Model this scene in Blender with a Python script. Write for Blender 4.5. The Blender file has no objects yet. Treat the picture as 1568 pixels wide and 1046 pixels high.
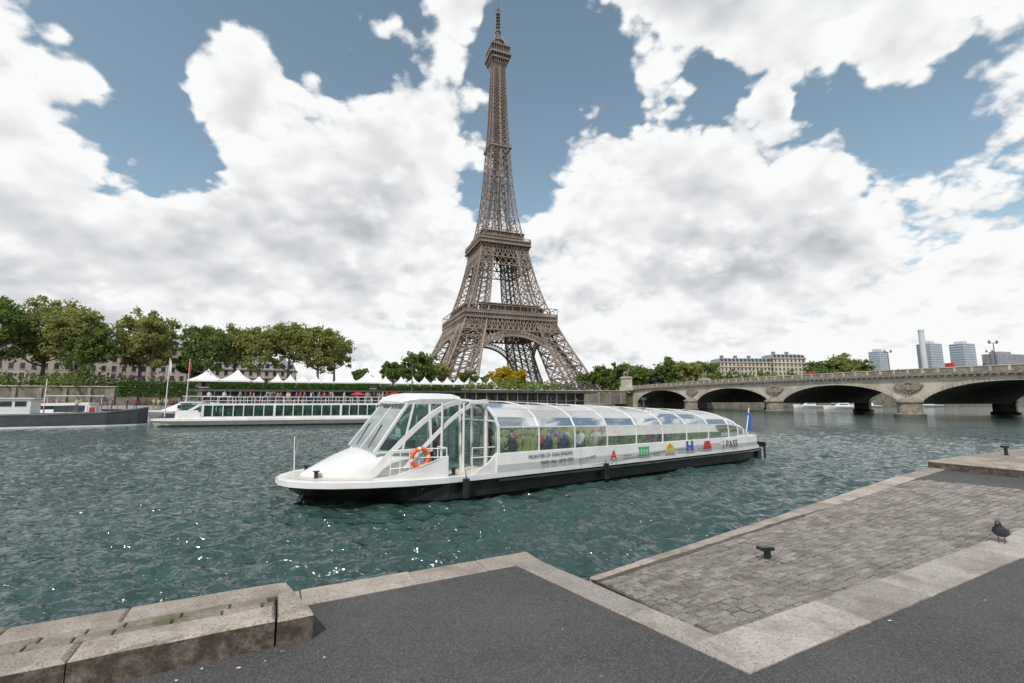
import bpy, bmesh, math, random
import numpy as np
from mathutils import Vector, Matrix
random.seed(7); rng=np.random.default_rng(7)
scene=bpy.context.scene
coll=scene.collection
scene.view_settings.view_transform='Standard'
scene.view_settings.look='None'; scene.view_settings.exposure=0

# ------------------------------------------------------------------ materials
class NT:
    def __init__(s,tree): s.t=tree; s.n=tree.nodes; s.l=tree.links
    def new(s,k,**kw):
        n=s.n.new(k)
        for a,b in kw.items(): setattr(n,a,b)
        return n
    def link(s,a,b): s.l.new(a,b)
    def val(s,inp,v):
        if hasattr(v,'is_output') or isinstance(v,bpy.types.NodeSocket): s.link(v,inp)
        else: inp.default_value=v
    def math(s,op,a,b=0.0,c=0.0,clamp=False):
        n=s.new('ShaderNodeMath',operation=op); n.use_clamp=clamp
        s.val(n.inputs[0],a); s.val(n.inputs[1],b); s.val(n.inputs[2],c)
        return n.outputs[0]
    def mr(s,v,a,b,c,d,kind='SMOOTHSTEP'):
        n=s.new('ShaderNodeMapRange',interpolation_type=kind)
        s.val(n.inputs[0],v)
        for i,x in enumerate((a,b,c,d)): s.val(n.inputs[1+i],x)
        return n.outputs[0]
    def noise(s,vec,scale,detail=4,rough=.55,dist=0,out=0):
        n=s.new('ShaderNodeTexNoise'); 
        if vec is not None: s.link(vec,n.inputs['Vector'])
        n.inputs['Scale'].default_value=scale; n.inputs['Detail'].default_value=detail
        n.inputs['Roughness'].default_value=rough; n.inputs['Distortion'].default_value=dist
        return n.outputs[out]
    def mix(s,f,a,b,mode='MIX'):
        n=s.new('ShaderNodeMix',data_type='RGBA',blend_type=mode)
        s.val(n.inputs[0],f); s.val(n.inputs[6],a); s.val(n.inputs[7],b)
        return n.outputs[2]
def c4(c): return (c[0],c[1],c[2],1)
def newmat(name):
    m=bpy.data.materials.new(name); m.use_nodes=True
    t=NT(m.node_tree); t.b=m.node_tree.nodes['Principled BSDF']; t.out=m.node_tree.nodes['Material Output']
    return m,t
def mat(name,col,rough=.6,metal=0,var=.25,scale=2.0,bump=0,bscale=20,col2=None):
    m,t=newmat(name)
    tc=t.new('ShaderNodeTexCoord').outputs['Object']
    n=t.noise(tc,scale,5,.6)
    a=c4([x*(1-var) for x in col]); b=c4([min(1,x*(1+var)) for x in (col2 or col)])
    f=t.mr(n,.3,.7,0,1)
    t.link(t.mix(f,a,b),t.b.inputs['Base Color'])
    t.b.inputs['Roughness'].default_value=rough; t.b.inputs['Metallic'].default_value=metal
    if bump:
        bn=t.new('ShaderNodeBump'); bn.inputs['Strength'].default_value=bump; bn.inputs['Distance'].default_value=.02
        t.link(t.noise(tc,bscale,4,.6),bn.inputs['Height']); t.link(bn.outputs[0],t.b.inputs['Normal'])
    return m
M={}
M['white']=mat('white_paint',(.72,.72,.705),.3,0,.08,.8)
M['cream']=mat('cream_deck',(.6,.56,.48),.5,0,.1,1)
M['black']=mat('black_hull',(.018,.024,.02),.3,0,.5,1.5)
M['darkgrey']=mat('dark_grey',(.06,.065,.07),.5,0,.2,1)
M['midgrey']=mat('mid_grey',(.2,.21,.22),.5,0,.15,1)
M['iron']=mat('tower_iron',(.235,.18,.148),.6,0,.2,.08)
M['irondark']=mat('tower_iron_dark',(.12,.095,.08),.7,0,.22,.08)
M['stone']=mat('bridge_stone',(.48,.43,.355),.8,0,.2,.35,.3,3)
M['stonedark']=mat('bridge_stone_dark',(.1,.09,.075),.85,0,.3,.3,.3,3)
M['relief']=mat('carved_stone',(.24,.21,.17),.85,0,.35,1.5,.5,3)
M['wallstone']=mat('quay_wall_stone',(.17,.15,.12),.85,0,.35,.4,.3,3)
M['haus']=mat('limestone_facade',(.5,.44,.36),.8,0,.12,.1)
M['hausdim']=mat('shaded_limestone_facade',(.36,.31,.26),.8,0,.2,.1)  # left-bank limestone, shade under the trees painted in as a darker colour
M['zinc']=mat('zinc_roof',(.22,.24,.27),.5,0,.15,.2)
M['win']=mat('window_dark',(.03,.035,.045),.15,0,.3,1)
M['bark']=mat('bark',(.16,.13,.1),.9,0,.35,.6)
M['red']=mat('red_paint',(.5,.03,.02),.5,0,.1)
M['orange']=mat('orange_plastic',(.75,.12,.02),.45,0,.1)
M['blue']=mat('blue_cloth',(.03,.09,.32),.7,0,.1)
M['green']=mat('green_paint',(.05,.4,.12),.5,0,.1)
M['yellow']=mat('yellow_paint',(.75,.42,.03),.5,0,.1)
M['seat']=mat('seat_green',(.3,.33,.13),.6,0,.2)
M['metal']=mat('metal_grey',(.35,.36,.37),.35,.6,.1)
M['skin']=mat('skin',(.48,.3,.22),.6,0,.1)
M['tent']=mat('tent_canvas',(.78,.78,.78),.6,0,.04)
M['textgrey']=mat('lettering_grey',(.09,.09,.13),.6,0,.1)
M['lightgrey']=mat('light_grey_vinyl',(.5,.52,.55),.5,0,.05)
M['sand']=mat('lower_quay_paving',(.28,.26,.23),.9,0,.2,.3)
def rope_random(name,cols,rough=.8):
    m,t=newmat(name)
    oi=t.new('ShaderNodeObjectInfo'); r=t.new('ShaderNodeValToRGB'); r.color_ramp.interpolation='CONSTANT'
    els=r.color_ramp.elements
    while len(els)<len(cols): els.new(.5)
    for i,c in enumerate(cols): els[i].position=i/len(cols); els[i].color=c4(c)
    t.link(oi.outputs['Random'],r.inputs[0]); t.link(r.outputs[0],t.b.inputs['Base Color']); t.b.inputs['Roughness'].default_value=rough
    return m
M['shirt']=rope_random('shirt_cloth',[(.6,.6,.6),(.05,.07,.15),(.4,.05,.05),(.03,.03,.035),(.12,.2,.35),(.5,.42,.3),(.3,.05,.15),(.2,.22,.2)])
M['trouser']=rope_random('trouser_cloth',[(.04,.05,.1),(.02,.02,.025),(.25,.22,.17),(.08,.1,.16)])
M['hair']=rope_random('hair',[(.03,.02,.015),(.1,.06,.03),(.25,.17,.08),(.02,.015,.012)])

def glassmat(name,tint,diff,dcol=(.8,.9,.95),ks=.45):
    m,t=newmat(name); t.n.remove(t.b)
    tr=t.new('ShaderNodeBsdfTransparent'); tr.inputs[0].default_value=c4(tint)
    gl=t.new('ShaderNodeBsdfGlossy'); gl.inputs['Roughness'].default_value=.03
    df=t.new('ShaderNodeBsdfDiffuse'); df.inputs[0].default_value=c4(dcol)
    fr=t.new('ShaderNodeFresnel'); fr.inputs[0].default_value=1.4
    m1=t.new('ShaderNodeMixShader'); m1.inputs[0].default_value=diff
    t.link(tr.outputs[0],m1.inputs[1]); t.link(df.outputs[0],m1.inputs[2])
    m2=t.new('ShaderNodeMixShader'); t.link(t.math('MULTIPLY',fr.outputs[0],ks),m2.inputs[0])
    t.link(m1.outputs[0],m2.inputs[1]); t.link(gl.outputs[0],m2.inputs[2]); t.link(m2.outputs[0],t.out.inputs[0])
    return m
M['glass']=glassmat('clear_glass',(.84,.93,.92),.06,(.6,.72,.72),.6)
M['glassroof']=glassmat('canopy_glass',(.84,.91,.93),.3,(.66,.72,.75),.9)
M['glassdark']=glassmat('tinted_glass',(.55,.72,.69),.05,(.3,.45,.45),.6)

def leafmat(name,c1,c2,c3):
    m,t=newmat(name); t.n.remove(t.b)
    g=t.new('ShaderNodeNewGeometry'); tc=t.new('ShaderNodeTexCoord').outputs['Object']
    n=t.mr(t.noise(tc,.22,3,.6),.35,.65,0,1)
    a=t.mix(n,c4(c1),c4(c2)); f=t.math('MULTIPLY',g.outputs['Random Per Island'],.6)
    col=t.mix(f,a,c4(c3))
    d=t.new('ShaderNodeBsdfDiffuse'); t.link(col,d.inputs[0]); tl=t.new('ShaderNodeBsdfTranslucent'); t.link(col,tl.inputs[0])
    mx=t.new('ShaderNodeMixShader'); mx.inputs[0].default_value=.45
    t.link(d.outputs[0],mx.inputs[1]); t.link(tl.outputs[0],mx.inputs[2]); t.link(mx.outputs[0],t.out.inputs[0])
    return m
M['leafA']=leafmat('plane_tree_leaves',(.22,.25,.06),(.36,.37,.13),(.3,.32,.12))
M['leafB']=leafmat('green_leaves',(.125,.19,.05),(.22,.28,.08),(.17,.23,.075))
M['leafC']=leafmat('yellow_leaves',(.55,.36,.03),(.45,.34,.05),(.6,.43,.06))
M['leafD']=leafmat('hedge_leaves',(.065,.13,.03),(.11,.18,.045),(.085,.16,.04))
M['leafP']=leafmat('purple_blossom',(.22,.15,.2),(.15,.17,.1),(.24,.19,.22))

# asphalt
def asphalt():
    m,t=newmat('asphalt'); tc=t.new('ShaderNodeTexCoord').outputs['Object']
    big=t.mr(t.noise(tc,.9,5,.6),.3,.7,0,1); fine=t.noise(tc,130,3,.75)
    vor=t.new('ShaderNodeTexVoronoi'); t.link(tc,vor.inputs['Vector']); vor.inputs['Scale'].default_value=100
    base=t.mix(big,(.068,.064,.065,1),(.1,.094,.092,1))
    sp=t.mr(vor.outputs['Color'],.45,1.0,0,.75,'LINEAR')
    col=t.mix(sp,base,(.19,.175,.165,1))
    dk=t.mr(fine,.35,.6,.4,1.05); mm=t.new('ShaderNodeVectorMath',operation='SCALE'); t.link(col,mm.inputs[0]); t.link(dk,mm.inputs['Scale'])
    col=mm.outputs[0]
    st=t.mr(t.noise(tc,2.1,5,.65),.56,.72,0,.4); col=t.mix(st,col,(.042,.039,.038,1))
    cr=t.new('ShaderNodeTexVoronoi',feature='DISTANCE_TO_EDGE'); wv=t.new('ShaderNodeVectorMath',operation='ADD'); t.link(tc,wv.inputs[0]); t.link(t.noise(tc,3,4,.7,0,1),wv.inputs[1]); t.link(wv.outputs[0],cr.inputs['Vector']); cr.inputs['Scale'].default_value=.42
    ck=t.math('MULTIPLY',t.mr(cr.outputs['Distance'],.0,.006,1,0),t.mr(t.noise(tc,.7,2),.5,.6,0,.6))
    col=t.mix(ck,col,(.02,.02,.02,1))
    t.link(col,t.b.inputs['Base Color']); t.b.inputs['Roughness'].default_value=.85
    b=t.new('ShaderNodeBump'); b.inputs['Strength'].default_value=.7; b.inputs['Distance'].default_value=.007
    t.link(vor.outputs['Distance'],b.inputs['Height']); t.link(b.outputs[0],t.b.inputs['Normal'])
    return m
M['asphalt']=asphalt()
def quaystone(name,a,b_,moss=0,dark=0):
    m,t=newmat(name); tc=t.new('ShaderNodeTexCoord').outputs['Object']; g=t.new('ShaderNodeNewGeometry')
    n=t.mr(t.noise(tc,5,7,.7),.3,.7,0,1)
    col=t.mix(n,c4(a),c4(b_))
    isl=t.mr(g.outputs['Random Per Island'],0,1,.74,1.15,'LINEAR')
    v=t.new('ShaderNodeVectorMath',operation='SCALE'); t.link(col,v.inputs[0]); t.link(isl,v.inputs['Scale']); col=v.outputs[0]
    pits=t.mr(t.noise(tc,60,4,.75),.34,.5,.4,1)
    v=t.new('ShaderNodeVectorMath',operation='SCALE'); t.link(col,v.inputs[0]); t.link(pits,v.inputs['Scale']); col=v.outputs[0]
    stain=t.mr(t.noise(tc,2.3,6,.65),.46,.7,0,.65)
    col=t.mix(stain,col,(a[0]*.5,a[1]*.46,a[2]*.4,1))
    if moss:
        mo=t.mr(t.noise(tc,4.2,6,.7),.52,.64,0,moss); col=t.mix(mo,col,(.09,.1,.035,1))
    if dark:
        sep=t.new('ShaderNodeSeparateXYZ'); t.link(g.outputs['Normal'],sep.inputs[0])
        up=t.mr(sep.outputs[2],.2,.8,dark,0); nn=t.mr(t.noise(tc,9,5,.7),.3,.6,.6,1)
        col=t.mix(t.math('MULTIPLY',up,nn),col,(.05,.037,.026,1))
    t.link(col,t.b.inputs['Base Color']); t.b.inputs['Roughness'].default_value=.85
    b=t.new('ShaderNodeBump'); b.inputs['Strength'].default_value=.8; b.inputs['Distance'].default_value=.013
    t.link(t.noise(tc,34,6,.72),b.inputs['Height']); t.link(b.outputs[0],t.b.inputs['Normal'])
    return m
M['qstone']=quaystone('pale_kerb_stone',(.38,.32,.27),(.52,.445,.385))
M['qstonemoss']=quaystone('mossy_stone',(.24,.205,.155),(.4,.345,.28),.8)
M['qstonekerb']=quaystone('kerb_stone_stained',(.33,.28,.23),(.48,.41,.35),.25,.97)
M['cobble']=quaystone('cobble_stone',(.23,.2,.18),(.35,.315,.285))
M['band']=quaystone('paving_band',(.38,.335,.3),(.46,.415,.375))
M['joint']=mat('joint_dirt',(.09,.08,.06),.95,0,.3,8)

# ------------------------------------------------------------------ mesh builder
class MB:
    def __init__(s): s.v=[]; s.f=[]; s.m=[]
    def add(s,vs,fs,mi=0):
        o=len(s.v); s.v+= [tuple(x) for x in vs]; s.f+=[tuple(o+i for i in f) for f in fs]; s.m+=[mi]*len(fs)
    def box(s,x0,x1,y0,y1,z0,z1,mi=0):
        s.add([(x0,y0,z0),(x1,y0,z0),(x1,y1,z0),(x0,y1,z0),(x0,y0,z1),(x1,y0,z1),(x1,y1,z1),(x0,y1,z1)],
              [(0,3,2,1),(4,5,6,7),(0,1,5,4),(1,2,6,5),(2,3,7,6),(3,0,4,7)],mi)
    def beam(s,p,q,w,h=None,mi=0):
        h=h or w; p=Vector(p);q=Vector(q);d=q-p
        if d.length<1e-6: return
        d.normalize(); up=Vector((0,0,1)) if abs(d.z)<.95 else Vector((0,1,0))
        a=d.cross(up).normalized()*w/2; b=a.cross(d).normalized()*h/2
        s.add([p-a-b,p+a-b,p+a+b,p-a+b,q-a-b,q+a-b,q+a+b,q-a+b],
              [(0,3,2,1),(4,5,6,7),(0,1,5,4),(1,2,6,5),(2,3,7,6),(3,0,4,7)],mi)
    def cyl(s,p,q,r1,r2=None,n=8,mi=0,cap=True):
        r2=r1 if r2 is None else r2
        p=Vector(p);q=Vector(q);d=(q-p).normalized(); up=Vector((0,0,1)) if abs(d.z)<.95 else Vector((0,1,0))
        a=d.cross(up).normalized(); b=a.cross(d).normalized(); vs=[]
        for c,r in ((p,r1),(q,r2)):
            for i in range(n):
                t=2*math.pi*i/n; vs.append(c+a*math.cos(t)*r+b*math.sin(t)*r)
        fs=[(i,(i+1)%n,n+(i+1)%n,n+i) for i in range(n)]
        if cap: fs+=[tuple(range(n))[::-1],tuple(range(n,2*n))]
        s.add(vs,fs,mi)
    def tube(s,pts,r,n=6,mi=0):
        for a,b in zip(pts[:-1],pts[1:]): s.cyl(a,b,r,r,n,mi)
    def prism(s,poly,z0,z1,mi=0,mt=None):
        n=len(poly); vs=[(x,y,z0) for x,y in poly]+[(x,y,z1) for x,y in poly]
        s.add(vs,[(i,(i+1)%n,n+(i+1)%n,n+i) for i in range(n)]+[tuple(range(n))[::-1]],mi)
        s.add([(x,y,z1) for x,y in poly],[tuple(range(n))],mi if mt is None else mt)
    def loft(s,rings,mi=0,closed=False,caps=False):
        n=len(rings[0]); vs=[p for r in rings for p in r]; fs=[]
        for j in range(len(rings)-1):
            for i in range(n if closed else n-1):
                k=(i+1)%n; fs.append((j*n+i,j*n+k,(j+1)*n+k,(j+1)*n+i))
        if caps: fs+=[tuple(range(n))[::-1],tuple(range((len(rings)-1)*n,len(rings)*n))]
        s.add(vs,fs,mi)
    def build(s,name,mats,parent=None,smooth=False,loc=None,rz=0):
        me=bpy.data.meshes.new(name); me.from_pydata(s.v,[],s.f)
        for m in mats: me.materials.append(M[m] if isinstance(m,str) else m)
        me.polygons.foreach_set('material_index',s.m)
        if smooth: me.polygons.foreach_set('use_smooth',[True]*len(s.f))
        me.update(); o=bpy.data.objects.new(name,me); coll.objects.link(o)
        if parent: o.parent=parent
        if loc: o.location=loc
        o.rotation_euler[2]=rz
        return o
def empty(name,loc=(0,0,0),rz=0):
    o=bpy.data.objects.new(name,None); coll.objects.link(o); o.location=loc; o.rotation_euler[2]=rz; o.empty_display_size=.5; return o

A0=math.radians(21); C0,S0=math.cos(A0),math.sin(A0)
def W(u,v): return (C0*u-S0*v, S0*u+C0*v)      # river frame -> world
A1=math.radians(27.5); R1=(math.cos(A1),math.sin(A1)); N1=(-math.sin(A1),math.cos(A1))
def Q(r,n): return (r*R1[0]+n*N1[0], r*R1[1]+n*N1[1])   # near-quay frame

# ------------------------------------------------------------------ water
def water():
    m,t=newmat('river_water'); tc=t.new('ShaderNodeTexCoord').outputs['Object']
    b=t.b; n=t.mr(t.noise(tc,.06,3,.6),.35,.65,0,1)
    col=t.mix(n,(.026,.06,.053,1),(.045,.08,.073,1))
    b.inputs['Roughness'].default_value=.06; b.inputs['IOR'].default_value=1.5
    t.link(col,b.inputs['Base Color'])
    mp=t.new('ShaderNodeMapping'); t.link(tc,mp.inputs[0]); mp.inputs['Rotation'].default_value=(0,0,.25); mp.inputs['Scale'].default_value=(1,1.8,1)
    h=t.math('ADD',t.noise(mp.outputs[0],3.6,2,.5,.3),t.math('MULTIPLY',t.noise(mp.outputs[0],1.3,1,.5,.5),2.2))
    bp=t.new('ShaderNodeBump'); bp.inputs['Strength'].default_value=.9; bp.inputs['Distance'].default_value=.13
    t.link(h,bp.inputs['Height']); t.link(bp.outputs[0],b.inputs['Normal'])
    nr,nc=820,620
    r=3.2*np.exp(np.linspace(0,math.log(230),nr)); k=np.linspace(-1.75,1.75,nc)
    RR,KK=np.meshgrid(r,k,indexing='ij'); X=KK*RR; Y=RR.copy(); Z=np.zeros_like(X); sp=RR*.0062
    for i in range(72):
        lam=.24*math.exp(rng.uniform(0,1.65)); th=math.radians(-78+rng.normal()*30); a=.0125*lam**.9
        kk=2*math.pi/lam; ph=rng.uniform(0,6.28)
        w=np.sin(kk*(X*math.cos(th)+Y*math.sin(th))+ph+.9*np.sin(.8*X+.3*Y+i)+.9*np.sin(.75*Y-.3*X+2*i))
        Z+=a*(2*((w+1)/2)**1.7-1)*np.clip(lam/sp/2.6-1,0,1)
    Z*=.8+.4*np.sin(X*.13+1)*np.sin(Y*.11)
    # bow wave and wash running along the hull of the moving boat
    ex,ey=math.cos(math.radians(34)),math.sin(math.radians(34))
    s_=(X+8.10)*ex+(Y-16.12)*ey; w_=np.abs(-(X+8.10)*ey+(Y-16.12)*ex)
    dd=w_-np.clip(3.2*np.sqrt(np.clip((s_+.2)/4,0,1)),0,3.2)
    env=np.exp(-np.clip(dd,0,9)/1.6)*(s_>-.6)*(s_<34)
    Z+=.06*env*np.sin(dd*3.1-s_*.9)
    co=np.stack([X,Y,Z],-1).reshape(-1,3).astype(np.float32)
    idx=np.arange(nr*nc).reshape(nr,nc); f=np.stack([idx[:-1,:-1],idx[:-1,1:],idx[1:,1:],idx[1:,:-1]],-1).reshape(-1)
    me=bpy.data.meshes.new('river_water'); me.vertices.add(len(co)); me.vertices.foreach_set('co',co.ravel())
    nf=len(f)//4; me.loops.add(len(f)); me.loops.foreach_set('vertex_index',f.astype(np.int32))
    me.polygons.add(nf); me.polygons.foreach_set('loop_start',np.arange(0,len(f),4,dtype=np.int32)); me.polygons.foreach_set('loop_total',np.full(nf,4,dtype=np.int32))
    me.polygons.foreach_set('use_smooth',np.ones(nf,dtype=bool)); me.update(calc_edges=True); me.validate()
    me.materials.append(m); o=bpy.data.objects.new('river_water',me); coll.objects.link(o)
    w=MB(); w.add([(-3000,-3000,-.45),(3000,-3000,-.45),(3000,3000,-.45),(-3000,3000,-.45)],[(0,1,2,3)]); w.build('river_bed_water',[m])
water()

# ------------------------------------------------------------------ far ground
g=MB()
far=[W(-1500,155.5),W(3500,155.5),W(3500,4000),W(-1500,4000)]
g.prism(far,-.5,6.4,0)
g.build('ground',[mat('ground_park',(.12,.13,.07),.95,0,.3,.02)])
lw=MB()
lw.prism([W(-400,92),W(22,92),W(60,112),W(92,138),W(96,155.3),W(-400,155.3)],-1,2.0,0,1)
lw.build('lower_quay',['wallstone','sand'])
bw=MB()
bw.prism([W(-400,154.2),W(108,154.2),W(108,155.4),W(-400,155.4)],1.9,6.9,0)
for i in range(100):
    u=-395+i*5.05; bw.prism([W(u,153.8),W(u+.8,153.8),W(u+.8,154.3),W(u,154.3)],1.9,6.6,1)
bw.prism([W(-400,153.9),W(108,153.9),W(108,155.6),W(-400,155.6)],6.92,7.15,2)
bw.prism([W(149,154.2),W(2500,154.2),W(2500,155.4),W(149,155.4)],-.6,7.3,0)
bw.build('quay_wall',['wallstone','relief','stone'])

# ------------------------------------------------------------------ Eiffel tower
def tower():
    root=empty('eiffel_tower',(-12,354,9),A0)
    t=MB(); d=MB()
    def interp(z,tab):
        for (a,va),(b,vb) in zip(tab[:-1],tab[1:]):
            if z<=b: 
                q=(z-a)/(b-a); return va+(vb-va)*q
        return tab[-1][1]
    To=[(0,58),(15,50.5),(30,43.2),(45,36.6),(57,32.2),(70,27.6),(85,23.6),(100,20.4),(115,17.8),(130,14.2),(145,12.0),(160,10.4),(175,9.2),(196,7.8),(220,6.5),(250,5.4),(276,4.7)]
    Ti=[(0,33.5),(15,29.5),(30,25.2),(45,20.6),(57,17.3),(70,14.6),(85,12.2),(100,10.2),(115,8.6),(130,6.4),(145,4.4),(160,2.9),(180,1.2),(190,.4),(276,.4)]
    O=lambda z:interp(z,To); I=lambda z:interp(z,Ti)
    def corners(z,sx,sy):
        o,i=O(z),I(z); return [(sx*o,sy*o,z),(sx*i,sy*o,z),(sx*i,sy*i,z),(sx*o,sy*i,z)]
    def leg(zs,cw,bw,sub):
        for sx in(-1,1):
            for sy in(-1,1):
                for a,b in zip(zs[:-1],zs[1:]):
                    ca,cb=corners(a,sx,sy),corners(b,sx,sy)
                    for j in range(4):
                        k=(j+1)%4
                        t.beam(ca[j],cb[j],cw)
                        t.beam(ca[j],cb[k],bw); t.beam(ca[k],cb[j],bw); t.beam(ca[j],ca[k],bw*1.15)
                        if sub:
                            A,B,Cc,D=[Vector(x) for x in (ca[j],ca[k],cb[k],cb[j])]
                            m1,m2,m3,m4=(A+B)/2,(B+Cc)/2,(Cc+D)/2,(D+A)/2
                            for p,q in ((m1,m2),(m2,m3),(m3,m4),(m4,m1)): t.beam(p,q,bw*.5)
                            t.beam(m4,m2,bw*.55)
                    # inner stair / lift runway inside the leg
                    ma=sum((Vector(x) for x in ca),Vector())/4; mb=sum((Vector(x) for x in cb),Vector())/4
                    if sub: d.beam(ma,mb,1.4,.7)
    leg([0,9.5,19,28.5,38,46,53],1.25,.6,True)
    leg([58,67,76,84,92,99,106,112],.9,.46,True)
    zs=[120]; h=8.5
    while zs[-1]<268: zs.append(zs[-1]+h); h*=.955
    zs[-1]=270
    leg(zs,.66,.3,False)
    # cross ties of shaft between legs while they are apart
    for a,b in zip(zs[:-1],zs[1:]):
        o,i=O(a),I(a); ob,ib=O(b),I(b)
        for s in(-1,1):
            t.beam((-o,s*o,a),(o,s*o,a),.36); t.beam((s*o,-o,a),(s*o,o,a),.36)
            if i>.6:
                t.beam((-i,s*o,a),(ib,s*ob,b),.26); t.beam((i,s*o,a),(-ib,s*ob,b),.26)
                t.beam((s*o,-i,a),(s*ob,ib,b),.26); t.beam((s*o,i,a),(s*ob,-ib,b),.26)
    # lift core of the shaft
    for x in(-1.6,1.6):
        for y in(-1.6,1.6): d.beam((x,y,118),(x*.8,y*.8,272),.5)
    for z in range(122,270,5):
        d.beam((-1.6,-1.6,z),(1.6,1.6,z+4),.4); d.beam((1.6,-1.6,z),(-1.6,1.6,z+4),.4)
    # masonry feet
    for sx in(-1,1):
        for sy in(-1,1):
            for (a,b) in [(58,58),(33.5,58),(33.5,33.5),(58,33.5)]:
                x,y=sx*a,sy*b; t.prism([(x-3,y-3),(x+3,y-3),(x+2.4,y+2.4),(x-2.4,y+3)],-4,1.2,1)
    def face(fn,rot):
        c,s=math.cos(rot),math.sin(rot)
        return lambda x,y,z:(c*x-s*y,s*x+c*y,z)
    for r in range(4):
        P=face(None,r*math.pi/2)
        def B(p,q,w,h=None,mb=t): mb.beam(P(*p),P(*q),w,h)
        # truss belt under first floor (two planes: outer & inner)
        for yy,off in ((0,0),(1,3)):
            z0,z1=43.5,52; n=18
            y0,y1=-O(z0)+off,-O(z1)+off; w0,w1=O(z0),O(z1)
            B((-w0,y0,z0),(w0,y0,z0),1.0); B((-w1,y1,z1),(w1,y1,z1),1.0)
            for i in range(n):
                a0=-w0+2*w0*i/n; a1=-w0+2*w0*(i+1)/n; b0=-w1+2*w1*i/n; b1=-w1+2*w1*(i+1)/n
                B((a0,y0,z0),(b1,y1,z1),.45); B((a1,y0,z0),(b0,y1,z1),.45); B((a0,y0,z0),(b0,y1,z1),.5)
        # decorative arch
        R=36.5; cz=3.0; yb=lambda z:-O(max(z,0))+.4
        prev=None
        for i in range(41):
            th=math.radians(7+166*i/40)
            pi=(R*math.cos(th),0,cz+R*math.sin(th)); po=((R+3.6)*math.cos(th),0,cz+(R+3.6)*math.sin(th))
            pi=(pi[0],yb(pi[2]),pi[2]); po=(po[0],yb(po[2]),po[2])
            if prev:
                B(prev[0],pi,.9,1.4); B(prev[1],po,.6,.9); B(prev[0],po,.35); B(prev[1],pi,.35)
            B(pi,po,.4); prev=(pi,po)
        # spandrel verticals between arch and belt
        for x in [-30+i*3 for i in range(21)]:
            zz=cz+math.sqrt(max(0,(R+3.6)**2-x*x))
            if zz<43 and abs(x)<I(zz)+4: B((x,yb(zz),zz),(x,yb(43.5),43.5),.4)
        # first gallery
        g=35.4
        B((-g,-g,52.3),(g,-g,52.3),1.0,1.2); B((-g,-g,55.6),(g,-g,55.6),1.1,1.3); B((-g,-g,57.2),(g,-g,57.2),.4)
        B((-g+.6,-g+.8,53.9),(g-.6,-g+.8,53.9),.5,2.4,d)
        for i in range(49):
            x=-g+2*g*i/48; B((x,-g,52.3),(x,-g,57.2),.42)
            if i%2==0: B((x,-g,52),(x*.93,-O(47)-.2,48.5),.4)
        for i in range(48):
            x=-g+2*g*i/48; B((x,-g-.1,55.9),(x+1.5,-g-.1,57.1),.16)
        # pavilions on the first floor
        B((-22,-27,60.4),(22,-27,60.4),5.5,5.2,d); B((-23,-28,63.3),(23,-28,63.3),8,.6)
        for i in range(16):
            x=-22+44*i/15; B((x,-30,57.3),(x,-30,63),.35)
        B((-g,-g,61.3),(g,-g,61.3),.35,.5)
        for i in range(13):
            x=-g+2*g*i/12; B((x,-g,57),(x,-g,61.3),.3)
        # belt girders to second floor
        for (za,zb) in ((102.5,111.5),):
            n=9; wa,wb=O(za),O(zb)
            B((-wa,-wa,za),(wa,-wa,za),.9); B((-wb,-wb,zb),(wb,-wb,zb),.9)
            for i in range(n):
                a0=-wa+2*wa*i/n;a1=-wa+2*wa*(i+1)/n;b0=-wb+2*wb*i/n;b1=-wb+2*wb*(i+1)/n
                B((a0,-wa,za),(b1,-wb,zb),.5);B((a1,-wa,za),(b0,-wb,zb),.5);B((a0,-wa,za),(b0,-wb,zb),.5)
        B((-O(96),-O(96),96),(O(96),-O(96),96),.8); 
        for i in range(9):
            wa=O(96);x=-wa+2*wa*i/9;x2=-wa+2*wa*(i+1)/9; B((x,-wa,96),(x2*.94,-O(102.5),102.5),.4);B((x2,-wa,96),(x*.94,-O(102.5),102.5),.4)
        g=20.6
        B((-g,-g,113),(g,-g,113),1.2,1.4); B((-g,-g,116),(g,-g,116),1.1,1.2); B((-g+.7,-g+.7,114.5),(g-.7,-g+.7,114.5),.5,2,d)
        B((-g,-g,118.2),(g,-g,118.2),.3)
        for i in range(27):
            x=-g+2*g*i/26; B((x,-g,112.6),(x,-g,118.2),.35)
            if i%2==0: B((x,-g,112.6),(x*.88,-O(108),108),.35)
        B((-14,-14.2,121),(14,-14.2,121),4,3.6,d); B((-16.5,-16.5,123.2),(16.5,-16.5,123.2),1.6,.7)
        for i in range(11): x=-16.5+3.3*i; B((x,-16.5,118),(x,-16.5,123),.35)
        B((-15,-15,125.5),(15,-15,125.5),.3)
        # intermediate platform
        B((-9.0,-9.0,196),(9.0,-9.0,196),.8,1.0); B((-9.0,-9.0,198),(9.0,-9.0,198),.25)
        # summit
        for (zz,hw,ht) in ((270,5.6,1.0),(273,7.2,1.4),(276.5,8.6,1.4)):
            B((-hw,-hw,zz),(hw,-hw,zz),1.2,ht)
        for i in range(9):
            x=-1+i*.25; B((x*5,-5,266),(x*8.6,-8.6,276),.5)
            B((x*8.4,-8.4,276),(x*7.8,-7.8,284),.3)
        B((-8,-8,284),(8,-8,284),.7,.9)
    t.prism([(-8.2,-8.2),(8.2,-8.2),(8.2,8.2),(-8.2,8.2)],275.6,276.9,0)
    t.prism([(-6.4,-6.4),(6.4,-6.4),(6.4,6.4),(-6.4,6.4)],277,283.5,1)
    t.prism([(-7.7,-7.7),(7.7,-7.7),(7.7,7.7),(-7.7,7.7)],283.9,285,0)
    d.prism([(-19.5,-19.5),(19.5,-19.5),(19.5,19.5),(-19.5,19.5)],115,115.8,0)
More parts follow.
